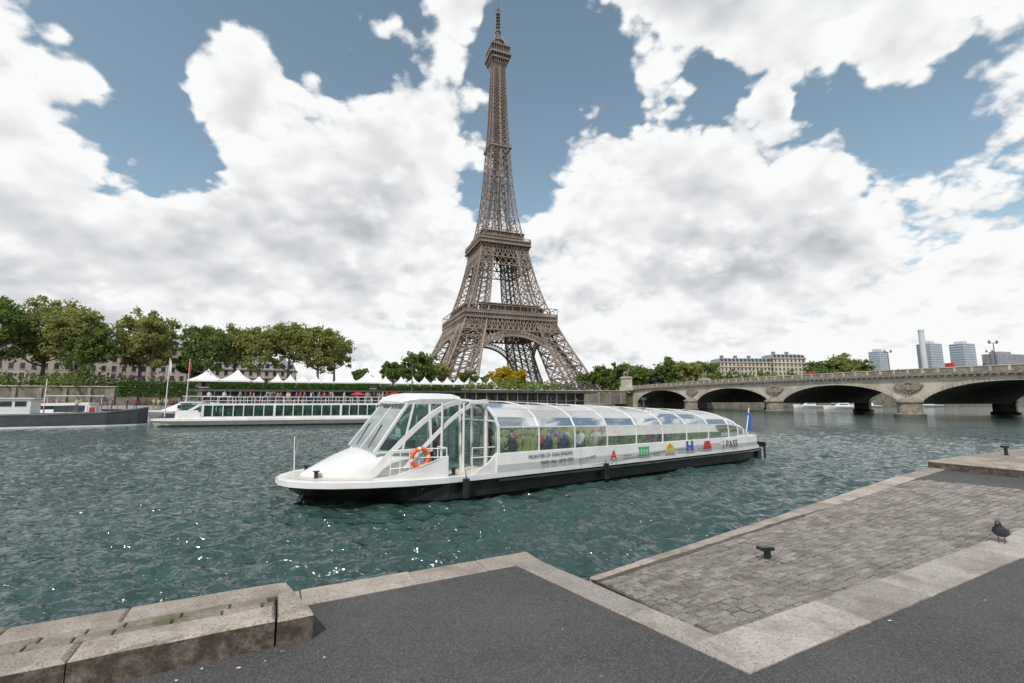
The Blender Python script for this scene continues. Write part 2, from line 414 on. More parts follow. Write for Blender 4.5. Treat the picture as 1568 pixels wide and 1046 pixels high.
    # floor slabs with central void on first level
    for a,b,c,e in ((-34.6,34.6,-34.6,-15),(-34.6,34.6,15,34.6),(-34.6,-15,-15,15),(15,34.6,-15,15)):
        d.box(a,b,c,e,55.0,55.8)
    # campanile
    def ring(r,z,n=12): return [(r*math.cos(2*math.pi*i/n),r*math.sin(2*math.pi*i/n),z) for i in range(n)]
    d.loft([ring(4.6,285),ring(4.6,290.5),ring(5.4,290.6),ring(5.2,291.4),ring(3.8,294),ring(2.4,296.5),ring(2.0,297),ring(2.0,300.5),ring(2.5,300.6),ring(2.3,301.4),ring(.9,303.5)],0,True,True)
    for k in range(4):
        th=math.pi/4+k*math.pi/2; x,y=math.cos(th),math.sin(th)
        pts=[(x*7,y*7,285),(x*6.6,y*6.6,289),(x*5,y*5,293.5),(x*3,y*3,297)]
        for p,q in zip(pts[:-1],pts[1:]): t.beam(p,q,.7)
    d.cyl((0,0,303),(0,0,313),1.1,.9,8); d.cyl((0,0,313),(0,0,322),.65,.5,8); d.cyl((0,0,322),(0,0,330),.3,.2,6)
    for z in (305,308,311,314,317): d.box(-1.5,1.5,-1.5,1.5,z,z+.9)
    d.beam((-2.4,0,321.5),(2.4,0,321.5),.5); d.beam((0,-2.4,321.5),(0,2.4,321.5),.5)
    for mb in (t,d): mb.v=[(x,y,z if z<115 else 115+(z-115)*1.035) for x,y,z in mb.v]
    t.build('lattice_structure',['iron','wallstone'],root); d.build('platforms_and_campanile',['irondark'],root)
tower()

# ------------------------------------------------------------------ bridge
def bridge():
    root=empty('stone_arch_bridge',(0,0,0),A0)   # local x=u, y=v
    b=MB(); U0,U1=112,147
    piers=[28.3,59.6,91.0,122.2]; hwp=1.7
    spans=[(-3+hwp*0,28.3-hwp)]+[(piers[i]+hwp,piers[i+1]-hwp) for i in range(3)]+[(122.2+hwp,152.5)]
    deck=lambda v: 8.0+1.0*(1-((v-78)/82)**2)
    def soff(v):
        for a,c in spans:
            if a<v<c:
                m=(a+c)/2; h=(c-a)/2; x=(v-m)/h
                return 2.6+4.4*(math.sqrt(max(0,1-(x*.97)**2))-math.sqrt(1-.97**2))/(1-math.sqrt(1-.97**2))
        return -1.5
    vs=[]
    for a,c in spans:
        vs+=[a+1e-3]+list(np.linspace(a+.3,c-.3,30))+[c-1e-3]
    vs=sorted(vs+[-12,-3.01]+[p for q in piers for p in (q-hwp-1e-3,q+hwp+1e-3)]+[152.6,157])
    pts=[(v,soff(v),deck(v)) for v in vs]
    for (v0,s0,d0),(v1,s1,d1) in zip(pts[:-1],pts[1:]):
        b.add([(U0,v0,s0),(U0,v1,s1),(U0,v1,d1),(U0,v0,d0)],[(0,1,2,3)],0)
        b.add([(U1,v0,s0),(U1,v1,s1),(U1,v1,d1),(U1,v0,d0)],[(0,3,2,1)],0)
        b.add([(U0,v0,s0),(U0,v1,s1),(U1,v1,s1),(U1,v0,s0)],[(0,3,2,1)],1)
        b.add([(U0,v0,d0),(U0,v1,d1),(U1,v1,d1),(U1,v0,d0)],[(0,1,2,3)],2)
    # arch ring (voussoirs) slightly proud
    for a,c in spans:
        xs=np.linspace(a+.02,c-.02,36)
        for i in range(35):
            v0,v1=xs[i],xs[i+1]; s0,s1=soff(v0),soff(v1)
            v0n,v1n=v0+.05,v1-.05 if i%2 else v1
            b.add([(U0-.12,v0n,s0),(U0-.12,v1n,s1),(U0-.12,v1n,s1+.75),(U0-.12,v0n,s0+.75),(U0+.05,v0n,s0-.02),(U0+.05,v1n,s1-.02),(U0+.05,v1n,s1+.75),(U0+.05,v0n,s0+.75)],
                  [(0,1,2,3),(0,4,5,1),(3,2,6,7)],3)
    # cornice, parapet
    seg=np.linspace(-12,157,60)
    for v0,v1 in zip(seg[:-1],seg[1:]):
        z0,z1=deck(v0),deck(v1)
        for U,s in((U0,-1),(U1,1)):
            b.beam((U+s*.3,v0,z0-.35),(U+s*.3,v1,z1-.35),.9,.45,4); b.beam((U+s*.15,v0,z0+.35),(U+s*.15,v1,z1+.35),.3,.9,4)
            b.beam((U+s*.15,v0,z0+.88),(U+s*.15,v1,z1+.88),.5,.16,3)
    for v in np.arange(-11,156,1.1):
        b.box(U0-.62,U0-.02,v,v+.35,deck(v)-.85,deck(v)-.58,0)
    for v in np.arange(-11,156,2.6):
        b.box(U0-.38,U0-.31,v,v+.4,deck(v)-.05,deck(v)+.78,0)
    # piers with rounded cutwaters
    for p in piers:
        for U,s in((U0,-1),(U1,1)):
            ring=lambda r,z,k=1: [(U+s*(0)+s*k*(r*1.5)*math.cos(t),p+r*math.sin(t),z) for t in np.linspace(-math.pi/2,math.pi/2,13)]
            R=hwp+.35
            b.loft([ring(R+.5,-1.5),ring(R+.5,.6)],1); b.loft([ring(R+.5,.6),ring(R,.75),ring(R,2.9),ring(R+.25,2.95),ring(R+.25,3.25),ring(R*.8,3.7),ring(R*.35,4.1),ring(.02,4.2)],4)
        # eagle-and-wreath relief on the spandrel
        z=6.05; x=U0-.15
        for k in range(14):
            t=2*math.pi*k/14; b.cyl((x-.05,p+1.25*math.cos(t),z+1.05*math.sin(t)),(x-.35,p+1.25*math.cos(t),z+1.05*math.sin(t)),.32,.2,6,4)
        b.loft([[(x,p+dx,z+dz) for dx,dz in o] for o in ([(-.5,-.9),(.5,-.9),(.55,.3),(0,.9),(-.55,.3)],)]+[[(x-.45,p+dx*.6,z+dz*.7) for dx,dz in [(-.5,-.9),(.5,-.9),(.55,.3),(0,.9),(-.55,.3)]]],4,True,True)
        for s in(-1,1):
            w=[(0,.5),(2.0,1.0),(2.7,.4),(2.3,-.2),(1.8,-.6),(.9,-.5),(.2,-.7)]
            a=[(x,p+s*dx,z+dz) for dx,dz in w]; c=[(x-.3,p+s*dx*.95,z+dz*.9) for dx,dz in w]
            b.loft([a,c],4,True,True)
    b.build('arches_and_deck',['stone','stonedark','asphalt','stone','relief'],root)
    # pylons with equestrian groups
    def pylon(u,v):
        e=empty('statue_pedestal',(*W(u,v),8.2),A0); m=MB()
        m.box(-2,2,-2,2,-1,.6); m.box(-1.6,1.6,-1.6,1.6,.6,3.9); m.box(-1.9,1.9,-1.9,1.9,3.9,4.3); m.box(-1.5,1.5,-1.5,1.5,4.3,4.6)
        m.build('pedestal',['stone'],e)
        h=MB()   # horse and standing man
        ring=lambda x,z,r,rz:[(x,r*math.cos(t),z+rz*math.sin(t)) for t in np.linspace(0,2*math.pi,9)[:-1]]
        h.loft([ring(-1.2,6.2,.15,.2),ring(-1.0,6.2,.4,.5),ring(-.2,6.1,.4,.45),ring(.6,6.3,.42,.5),ring(.95,6.8,.3,.4),ring(1.15,7.4,.2,.28),ring(1.3,7.8,.17,.25),ring(1.7,7.6,.1,.13)],0,True,True)
        for lx,lz in((-1,0),(-.8,0),(.6,0),(.75,.4)):
            y=.22 if lx in(-1,.6) else -.22
            h.cyl((lx,y,6),(lx-.1,y,5.3+lz),.18,.11,6); h.cyl((lx-.1,y,5.3+lz),(lx+.05,y,4.6+lz),.1,.07,6)
        h.cyl((-1.2,0,6.3),(-1.6,0,5.3),.12,.05,6)
        h.cyl((.2,-.8,4.6),(.2,-.75,5.6),.14,.2,6);h.cyl((.2,-.75,5.5),(.2,-.75,6.2),.26,.3,8);h.cyl((.2,-.75,6.2),(.2,-.75,6.35),.1,.09,6);h.cyl((.2,-.75,6.32),(.2,-.75,6.62),.14,.11,8);h.cyl((.2,-.7,6.1),(1.0,-.3,6.9),.09,.06,6)
        h.build('horse_and_warrior',['relief'],e,smooth=True)
    pylon(109.5,156); pylon(150,156)
bridge()

def lamp_post(x,y,z,h):
    e=empty('street_lamp',(x,y,z)); m=MB()
    m.cyl((0,0,0),(0,0,.8),.22,.14,8); m.cyl((0,0,.8),(0,0,h),.09,.06,8); m.beam((-.7,0,h),(.7,0,h),.08)
    for s in(-1,1): m.cyl((s*.7,0,h-.1),(s*.7,0,h+.1),.1,.22,8); m.cyl((s*.7,0,h+.1),(s*.7,0,h+.55),.22,.12,8,1)
    m.build('post_and_lanterns',['darkgrey','midgrey'],e)
for v in (46.5,64,84,104):
    lamp_post(*W(114,v),8.8,5.2)
for v in (60,100,140): lamp_post(*W(145,v),8.8,6)

# ------------------------------------------------------------------ foliage
def leafobj(name,centers,sizes,matname,parent=None,extra=None):
    n=len(centers); a=rng.normal(size=(n,3)); a/=np.linalg.norm(a,axis=1)[:,None]
    b=np.cross(a,rng.normal(size=(n,3))); b/=np.linalg.norm(b,axis=1)[:,None]
    s=sizes[:,None]; c=np.stack([centers-a*s-b*s*.7,centers+a*s-b*s*.6,centers+a*s*.8+b*s*.8,centers-a*s*.9+b*s*.6],1).reshape(-1,3)
    me=bpy.data.meshes.new(name); me.from_pydata(c.tolist(),[],np.arange(n*4).reshape(-1,4).tolist()); me.materials.append(M[matname]); me.update()
    o=bpy.data.objects.new(name,me); coll.objects.link(o)
    if parent: o.parent=parent
    return o
def tree(x,y,z,h,rx,leaf='leafA',name='plane_tree',dens=1.0,ls=.34,trunk=True,cb=.3):
    e=empty(name,(x,y,z),random.uniform(0,6)); m=MB()
    th=h*cb; cz=h*(cb+1)/2; rz=h*(1-cb)/2
    lean=Vector((random.uniform(-.04,.04),random.uniform(-.04,.04),1))
    top=lean*(h*.8); r0=.018*h+.12
    pts=[Vector((0,0,0))]+[lean*(h*f)+Vector((random.uniform(-.3,.3),random.uniform(-.3,.3),0)) for f in (.2,.4,.6,.8)]
    for i in range(4): m.cyl(pts[i],pts[i+1],r0*(1-.2*i),r0*(.8-.2*i)+.03,7)
    cl=[]; nl=int(9+3*rx/3)
    for i in range(nl):
        f=random.uniform(.25,.75); p=lean*(h*f); az=2*math.pi*i/nl*2.4+random.uniform(-.3,.3); el=random.uniform(.3,.95)
        L=rx*random.uniform(.55,1.0)*(1.1-.4*abs(f-.45)); q=p+Vector((math.cos(az)*L,math.sin(az)*L,math.sin(el)*L*.9))
        mid=(p+q)/2+Vector((0,0,-.1*L)); m.cyl(p,mid,r0*.42,r0*.26,5); m.cyl(mid,q,r0*.26,r0*.1,5); cl.append(q)
        for _ in range(2):
            q2=mid+Vector((random.gauss(0,.4),random.gauss(0,.4),random.uniform(.2,.7)))*L*.6; m.cyl(mid,q2,r0*.2,r0*.06,4); cl.append(q2)
    m.build('trunk_and_limbs',['bark'],e)
    nK=int(78*dens*(rx/5)**1.2); cs=[]
    while len(cs)<nK:
        p=rng.normal(size=3); p/=np.linalg.norm(p); rr=rng.uniform(.3,1)**.5
        if p[2]<-.6: continue
        w=1+.16*math.sin(3*math.atan2(p[1],p[0])+h)+.12*math.sin(5*p[2]+rx)
        cs.append((p[0]*rx*rr*w,p[1]*rx*rr*w,cz+p[2]*rz*rr*w))
    cs=np.array(cs+[tuple(q) for q in cl if q.z>th*.9]); per=52
    rad=rng.uniform(.5,1.25,len(cs))*rx*.165
    C=np.repeat(cs,per,0)+rng.normal(size=(len(cs)*per,3))*np.repeat(rad,per)[:,None]*np.array([1,1,.75])*.78
    leafobj('crown',C,rng.uniform(.45,1.1,len(C))*ls,leaf,e)
    return e
# big plane trees of the left bank
for u,v,h,rx,lf in [(-96,166,26,7,'leafB'),(-86,160,26,7,'leafB'),(-79,170,26,7.6,'leafA'),(-70,163,24.5,7,'leafA'),(-64,159,17,5,'leafB'),(-57,172,25,7,'leafA'),(-51.5,164,22.5,5,'leafA'),
        (-38,164,20.5,6.2,'leafB'),(-31,170,21.5,6.6,'leafA'),(-23,166,20.5,5.2,'leafA'),(-15,168,23.5,6.8,'leafA'),(-6,166,22.5,6.2,'leafA'),(-1,172,20,5,'leafA'),
        (-44,175,13,4,'leafB'),(-103,175,25,7,'leafA'),(-110,162,24,7,'leafB')]:
    x,y=W(u,v); tree(x,y,6.4,h,rx,lf,ls=.36)
# mid distance trees near tower foot
for px,D,h,rx,lf in [(-.262,205,15,5,'leafB'),(-.205,215,19,7.5,'leafB'),(-.165,230,15,6,'leafA'),(-.1,240,12,5,'leafB'),(-.02,235,13.5,6,'leafC'),(.012,250,13,5,'leafC'),(-.33,200,10,4,'leafB'),(-.06,260,10,5,'leafB'),
        (.165,240,10,4.5,'leafB'),(.2,235,14,6,'leafB'),(.245,225,15,6,'leafB'),(.275,230,15,6.5,'leafB'),(.31,240,13,6,'leafP'),(.35,235,18,7,'leafB'),(.385,230,17,6.5,'leafA'),(.42,245,18,7,'leafB'),(.225,260,14,6,'leafA'),
        (.68,300,25,8,'leafB'),(.725,300,26,8,'leafA'),(.76,300,24,8,'leafB')]:
    tree(px*D,D,6.4,h,rx,lf,'park_tree',.55,ls=.62,cb=.12)
# distant masses of trees
def mass(name,segs,lf,ls=1.0,per=7):
    C=[];
    for (x0,y0,x1,y1,h0,h1,z) in segs:
        L=math.hypot(x1-x0,y1-y0); n=int(L/3.2)
        for i in range(n):
            f=i/max(1,n-1); hh=(h0+(h1-h0)*f)*random.uniform(.72,1.1); cx=x0+(x1-x0)*f+random.gauss(0,1.5); cy=y0+(y1-y0)*f+random.gauss(0,3)
            for _ in range(26):
                p=rng.normal(size=3)*np.array([2.2,2.5,hh*.21])+np.array([cx,cy,z+hh*.58])
                for k in range(per): C.append(p+rng.normal(size=3)*.8)
    C=np.array(C); leafobj(name,C,rng.uniform(.5,1.1,len(C))*ls,lf)
mass('distant_trees',[(-120,330,-20,330,11,10,6.4),(60,330,400,420,14,22,6.4),(*W(160,162),*W(420,162),9,9,6.4),(-260,200,-130,215,15,14,6.4)],'leafB')
mass('purple_shrubs',[(*W(-60,160),*W(-48,160),4,4,6.4),(*W(18,168),*W(42,168),3,4,6.4),(*W(84,161),*W(96,161),4,4,6.4)],'leafP',.4,5)
mass('green_shrubs',[(*W(-120,158.5),*W(-58,158.5),4.4,3.6,6.4),(*W(44,159),*W(84,159),3.5,4.5,6.4)],'leafB',.4,7)
# clipped hedges
def hedge(u0,u1,v,z,h,w=2.0):
    n=int((u1-u0)*300); p=np.stack([rng.uniform(u0,u1,n),v+rng.uniform(-w/2,w/2,n),z+rng.uniform(0,h,n)],1)
    xy=np.array([W(a,b) for a,b in p[:,:2]]); leafobj('clipped_hedge',np.column_stack([xy,p[:,2]]),rng.uniform(.1,.22,n),'leafD')
hedge(-54,-36,150,4.2,4.2); hedge(-34,10,152.4,5.4,3.0); hedge(12,40,152.4,5.4,2.6)

# ------------------------------------------------------------------ tents
def tent(u,v,s,h,z=6.9,eave=2.4):
    x,y=W(u,v); m=MB(); n=8; prof=[(1,0),(.75,.16),(.5,.36),(.28,.6),(.1,.88),(0.02,1)]
    rings=[[(sx*s/2*r,sy*s/2*r,eave+h*q) for sx,sy in((-1,-1),(0,-1),(1,-1),(1,0),(1,1),(0,1),(-1,1),(-1,0))] for r,q in prof]
    m.loft(rings,0,True); m.loft([[(a,b,eave-.45) for a,b,_ in rings[0]],rings[0]],0,True)
    for sx in(-1,1):
        for sy in(-1,1): m.cyl((sx*s*.48,sy*s*.48,0),(sx*s*.48,sy*s*.48,eave),.08,.08,6)
    m.box(-s*.46,s*.46,s*.44,s*.46,0,eave-.1); m.cyl((0,0,eave+h),(0,0,eave+h+.5),.04,.02,5)
    m.build('marquee_tent',['tent'],None,loc=(x,y,z),rz=A0)
for u,s,h in ((-36.2,8.4,3.4),(-28.5,8.4,3.4),(-22.6,3,1.5)): tent(u,161,s,h)
for i in range(7): tent(-17.5+3.5*i*1.05,161,3.6,2.2)
tent(9.5,161,8.5,3.4); tent(15.5,161,4,2.2); tent(4,161,4,2.2); tent(13,165,6,4)
for i in range(9): tent(21+4.1*i,163,4.0,2.2)

# ------------------------------------------------------------------ buildings
def building(name,x,y,z,L,Wd,storeys,rz,sh=3.4,roof=4,wallm='haus',bay=3.0,chim=True):
    e=empty(name,(x,y,z),rz); w=MB(); H=storeys*sh
    w.box(0,L,0,Wd,0,H,0)
    for k in (1,storeys-1): w.box(-.4,L+.4,-.5,-.02,k*sh-.25,k*sh+.1,0)
    w.box(-.5,L+.5,-.6,Wd+.5,H+.01,H+.5,0); w.build('walls',[wallm],e)
    win=MB(); nb=int(L/bay)
    for i in range(nb):
        for j in range(storeys):
            xx=(i+.5)*L/nb; win.box(xx-.62,xx+.62,-.08,-.01,j*sh+.9,j*sh+sh-.5,0); win.box(xx-.8,xx+.8,-.16,-.09,j*sh+.7,j*sh+.88,1)
    nb=int(Wd/bay)
    for i in range(nb):
        for j in range(storeys):
            yy=(i+.5)*Wd/nb; win.box(-.08,-.01,yy-.62,yy+.62,j*sh+.9,j*sh+sh-.5,0); win.box(L+.01,L+.08,yy-.62,yy+.62,j*sh+.9,j*sh+sh-.5,0)
    win.build('windows',['win',wallm],e)
    if roof:
        r=MB(); ring=lambda i,zz:[(i,i,zz),(L-i,i,zz),(L-i,Wd-i,zz),(i,Wd-i,zz)]
        r.loft([ring(.1,H+.5),ring(1.4,H+roof),ring(3,H+roof+.6)],0,True,True)
        nb=int(L/bay/1.0)
        for i in range(nb): xx=(i+.5)*L/nb; r.box(xx-.7,xx+.7,.1,1.2,H+1,H+2.8,1)
        if chim:
            for i in range(int(L/11)): xx=5+i*11; r.box(xx,xx+2.2,Wd*.45,Wd*.55,H+roof,H+roof+3,2)
        r.build('mansard_roof',['zinc','win','relief'],e)
x,y=W(-135,205); building('apartment_building',x,y,6.4,48,14,5,A0,wallm='hausdim')
x,y=W(-84,208); building('apartment_building',x,y,6.4,30,14,5,A0,sh=3.3,wallm='hausdim')
x,y=W(-52,225); building('apartment_building',x,y,6.4,34,14,3,A0,sh=3.3,wallm='hausdim')
building('apartment_building',155,338,8,40,16,7,math.radians(6),3.3,3)
building('apartment_building',197,342,8,26,16,8,math.radians(6),3.3,3)
building('apartment_building',330,420,8,60,16,5,math.radians(6),3.3,3.5)
def slab(name,x,y,L,Wd,H,m1,m2,rz=.3,n=22):
    e=empty(name,(x,y,6),rz); m=MB(); m.box(0,L,0,Wd,0,H,0)
    for j in range(n):
        z=H*(j+.35)/n; m.box(.6,L-.6,-.4,-.05,z,z+H/n*.5,1); m.box(-.4,-.05,.6,Wd-.6,z,z+H/n*.5,1)
    for i in range(1,5): m.box(L*i/5-.4,L*i/5+.4,-.6,-.41,0,H,0)
    m.box(L*.2,L*.6,Wd*.2,Wd*.8,H+.01,H+5,0); m.build('floors',[m1,m2],e)
M['towerA']=mat('tower_concrete',(.5,.53,.56),.7,0,.08,.02); M['towerB']=mat('tower_glass',(.24,.3,.36),.3,0,.15,.02); M['towerC']=mat('tower_brick',(.36,.28,.28),.8,0,.1,.02)
slab('high_rise',735,905,22,22,94,'towerA','towerB'); slab('high_rise',838,905,34,25,110,'towerA','towerB'); slab('high_rise',905,905,34,25,110,'towerA','towerB')
slab('high_rise',975,910,90,25,90,'towerC','towerB'); slab('high_rise',700,1000,28,20,74,'towerA','towerB')
ch=MB(); ch.cyl((0,0,0),(0,0,134),5.5,4.6,16); ch.cyl((0,0,134.01),(0,0,137),5.2,5.2,16); ch.build('tall_chimney',['towerA'],None,loc=(822,905,6))

# ------------------------------------------------------------------ people
def person_meshes():
    def make(name,V,E,Rr,mid):
        me=bpy.data.meshes.new(name); me.from_pydata(V,E,[]); o=bpy.data.objects.new(name,me); coll.objects.link(o)
        md=o.modifiers.new('s','SKIN'); 
        for i,r in enumerate(Rr): 
            sv=me.skin_vertices[0].data[i]; sv.radius=r if isinstance(r,tuple) else (r,r); sv.use_root=(i==0)
        sb=o.modifiers.new('b','SUBSURF'); sb.levels=1; sb.render_levels=1
        dg=bpy.context.evaluated_depsgraph_get(); ev=o.evaluated_get(dg); nm=bpy.data.meshes.new_from_object(ev)
        bpy.data.objects.remove(o); nm.name=name
        for k in('shirt','trouser','skin','hair'): nm.materials.append(M[k])
        for p in nm.polygons:
            c=p.center; p.use_smooth=True; p.material_index=mid(c)
        return nm
    def stand(name,hl,hr,sp):
        V=[(0,0,.95),(0,0,1.12),(0,.01,1.32),(0,0,1.44),(0,-.01,1.52),(0,-.02,1.62),(0,0,1.71),
           (.17,0,1.42),(.25,.02,1.14),hl,(-.17,0,1.42),(-.25,.02,1.14),hr,
           (.09,0,.88),(.1+sp,-.03,.48),(.11+sp,.04,.08),(.12+sp,-.12,.04),(-.09,0,.88),(-.1,.02-sp,.48),(-.11,.05,.08),(-.12,-.11,.04)]
        E=[(0,1),(1,2),(2,3),(3,4),(4,5),(5,6),(3,7),(7,8),(8,9),(3,10),(10,11),(11,12),(0,13),(13,14),(14,15),(15,16),(0,17),(17,18),(18,19),(19,20)]
        R=[(.15,.11),(.14,.1),(.17,.11),(.1,.08),.055,(.08,.1),(.07,.08),.065,.045,.035,.065,.045,.035,.09,.06,.042,.035,.09,.06,.042,.035]
        def mid(c):
            if c.z>1.64 or (c.z>1.53 and c.y>.03): return 3
            if c.z>1.47: return 2
            if c.z>.93:
                return 2 if abs(c.x)>.2 and c.z<1.15 else 0
            return 1 if abs(c.x)<.22 or c.z<.8 else 2
        return make(name,V,E,R,mid)
    def seat(name):
        V=[(0,0,.12),(0,.03,.35),(0,.05,.52),(0,.04,.62),(0,.02,.7),(0,0,.8),(0,.02,.89),(.17,.04,.6),(.24,-.02,.34),(.14,-.25,.25),(-.17,.04,.6),(-.24,-.02,.34),(-.14,-.25,.25),
           (.1,-.08,.1),(.12,-.45,.1),(.12,-.42,-.36),(.12,-.55,-.4),(-.1,-.08,.1),(-.12,-.45,.1),(-.12,-.42,-.36),(-.12,-.55,-.4)]
        E=[(0,1),(1,2),(2,3),(3,4),(4,5),(5,6),(3,7),(7,8),(8,9),(3,10),(10,11),(11,12),(0,13),(13,14),(14,15),(15,16),(0,17),(17,18),(18,19),(19,20)]
        R=[(.15,.11),(.15,.11),(.17,.11),(.1,.08),.055,(.085,.1),(.075,.085),.065,.045,.035,.065,.045,.035,.085,.06,.042,.035,.085,.06,.042,.035]
        def mid(c):
            if c.z>.83 or (c.z>.73 and c.y>.06): return 3
            if c.z>.66: return 2
            return 0 if c.z>.2 else 1
        return make(name,V,E,R,mid)
    return [stand('standing_a',(.23,-.12,.92),(-.24,-.03,.9),.02),stand('standing_b',(.1,-.3,1.25),(-.24,0,.9),.05),stand('standing_c',(.12,-.28,1.1),(-.12,-.28,1.1),0)],seat('seated')
STAND,SEAT=person_meshes()
def put(me,name,loc,rz,parent=None,s=1):
    o=bpy.data.objects.new(name,me); coll.objects.link(o); o.location=loc; o.rotation_euler[2]=rz; o.scale=(s,s,s)
    if parent: o.parent=parent
    return o

# ------------------------------------------------------------------ main river boat
def boat():
    e=empty('river_tour_boat',(-8.10,16.12,0),math.radians(34))
    L=25.6
    def hb(s):
        tab=[(0,.25),(.25,.9),(.7,1.5),(1.4,2.05),(2.4,2.55),(3.6,2.95),(5,3.18),(7,3.2),(24,3.2),(25.6,3.0)]
        for (a,va),(b,vb) in zip(tab[:-1],tab[1:]):
            if s<=b: return va+(vb-va)*(s-a)/(b-a)
        return 3.0
    ss=[0,.25,.7,1.4,2.4,3.6,5,7,12,18,24,25.6]
    h=MB()
    rings=[]
    for s in ss:
        w=hb(s); k=min(1,(s+.3)/5); wl=w*(.35+.6*k); zb=.62 if s>6 else .62
        rings.append([(s+1.3*(1-k),-wl*.8,-.4),(s+1.0*(1-k),-wl,.05),(s+.15,-w*.95,zb),(s+.15,w*.95,zb),(s+1.0*(1-k),wl,.05),(s+1.3*(1-k),wl*.8,-.4)])
    h.loft([[r[0],r[1],r[2]] for r in rings],0); h.loft([[r[3],r[4],r[5]] for r in rings],0)
    h.add(rings[-1],[(0,1,2,3,4,5)],0); h.add([rings[0][i] for i in range(6)],[(5,4,3,2,1,0)],0)
    # fender rubbing strake
    for sg in(-1,1):
        h.tube([(s,sg*(hb(s)+.03),.52) for s in ss[7:]],.07,6,0)
    h.build('lower_hull',['black'],e)
    d=MB()
    # deck rim + deck
    rim=[]
    for s in ss:
        w=hb(s); rim.append([(s+.1,-w*.96,.60),(s,-w-.04,.64),(s,-w-.04,.82),(s+.03,-w+.1,.84),(s+.03,w-.1,.84),(s,w+.04,.82),(s,w+.04,.64),(s+.1,w*.96,.6)])
    d.loft(rim,0); d.add(rim[0],[tuple(range(8))],0); d.add(rim[-1],[tuple(range(8))[::-1]],0)
    d.build('deck_and_rim',['white'],e)
    dk=MB(); dk.add([(s+.25,-hb(s)+.15,.846) for s in ss[:-1]]+[(s+.25,hb(s)-.15,.846) for s in ss[:-1]][::-1],[tuple(range(22))],0); dk.build('deck_floor',['cream'],e)
    # side panels
    p=MB()
    for sg in(-1,1):
        prof=[(sg*3.22,.72),(sg*3.3,1.1),(sg*3.27,1.5),(sg*3.12,1.52),(sg*3.1,.72)]
        f=lambda s:1-.12*(s-7)/18
        n=14; R=[]
        for i in range(n):
            s=6.9+18.4*i/(n-1); R.append([(s,y*(hb(s)/3.2),.72+(z-.72)*f(s)) for y,z in prof])
        p.loft(R,0,True,True)
        for i in range(1,9):
            s=6.9+2.05*i; p.box(s,s+.012,sg*3.315-.004,sg*3.315+.004,.76,1.45,1)
    p.box(25.0,25.35,-2.95,2.95,.7,1.42)
    # forward bulwark wedge beside gangway
    for sg in(-1,1):
        a=[(2.6,sg*2.45,.84),(5.0,sg*3.1,.84),(5.0,sg*3.1,1.55),(4.4,sg*2.98,1.35),(3.4,sg*2.7,1.0)]
        p.loft([a,[(x,y-sg*.12,z) for x,y,z in a]],0,True,True)
        a=[(5.95,sg*3.15,.84),(6.9,sg*3.2,.84),(6.9,sg*3.2,1.5),(6.6,sg*3.2,1.2)]
        p.loft([a,[(x,y-sg*.1,z) for x,y,z in a]],0,True,True)
    p.build('side_panels',['white','lightgrey'],e)
    # bow cowl + cabin
    c=MB()
    def ring(s,w,z0,z1,rd=.25):
        return [(s,-w,z0),(s,-w,z0+(z1-z0)*.55),(s,-w*.9,z1-rd*.35),(s,-w*.6,z1),(s,0,z1+.05),(s,w*.6,z1),(s,w*.9,z1-rd*.35),(s,w,z0+(z1-z0)*.55),(s,w,z0)]
    c.loft([ring(.75,.12,.84,.87,.02),ring(1.0,.55,.84,1.0,.1),ring(1.5,1.05,.84,1.2),ring(2.1,1.5,.84,1.42),ring(2.75,1.75,.84,1.62),ring(3.1,1.85,.84,1.66),ring(4.6,1.9,.84,1.6)],0,False,True)
    c.build('bow_cowl',['white'],e,smooth=True)
    cr=MB()
    # wheelhouse roof - rounded slab
    def rr(s,w,z0,z1): return [(s,-w,z0),(s,-w-.05,(z0+z1)/2),(s,-w*.9,z1),(s,0,z1+.05),(s,w*.9,z1),(s,w+.05,(z0+z1)/2),(s,w,z0),(s,0,z0-.01)]
    cr.loft([rr(3.85,1.35,3.36,3.42),rr(4.05,1.5,3.33,3.6),rr(4.5,1.6,3.33,3.72),(rr(5.9,1.6,3.35,3.72)),rr(6.3,1.5,3.36,3.62)],0,True,True)
    # sweeping side arches
    for sg in(-1,1):
        for off,(w_,t_) in ((.15,(.17,.1)),(1.3,(.13,.09))):
            pts=[]
            for k in range(13):
                q=k/12; pts.append(Vector((2.5+off+3.4*q, sg*(1.98+.28*math.sin(math.pi*q)), 1.0+off*.05+2.4*math.sin(q*math.pi/2))))
            for a,b in zip(pts[:-1],pts[1:]): cr.beam(a,b,t_,w_)
        for s in (5.1,6.0,7.0):
            cr.cyl((s,sg*2.3,.84),(s,sg*2.3,3.4),.045,.045,6)
        cr.beam((6.2,sg*2.4,3.4),(7.0,sg*2.4,3.4),.1); cr.beam((6.2,sg*.8,3.42),(7.0,sg*.8,3.42),.06)
    # window frames
    for sg in(-1,1):
        cr.beam((2.82,sg*1.7,1.66),(4.1,sg*1.45,3.38),.09); cr.beam((4.9,sg*1.85,1.6),(4.9,sg*1.55,3.38),.08); cr.beam((2.82,sg*1.7,1.66),(4.9,sg*1.85,1.63),.07)
        cr.beam((6.2,sg*1.7,.84),(6.2,sg*1.55,3.38),.08); cr.beam((3.8,sg*1.78,1.66),(4.3,sg*1.53,3.38),.06)
    cr.beam((2.82,0,1.68),(4.1,0,3.4),.06)
    cr.build('wheelhouse_frame',['white'],e)
    lk=MB(); lk.add([(6.25,-2.4,3.44),(7.0,-2.4,3.44),(7.0,2.4,3.44),(6.25,2.4,3.44)],[(0,1,2,3)]); lk.build('link_roof_glass',['glassroof'],e)
    gl=MB()
    gl.add([(2.8,-1.68,1.67),(2.8,1.68,1.67),(4.08,1.44,3.37),(4.08,-1.44,3.37)],[(0,1,2,3)],0)
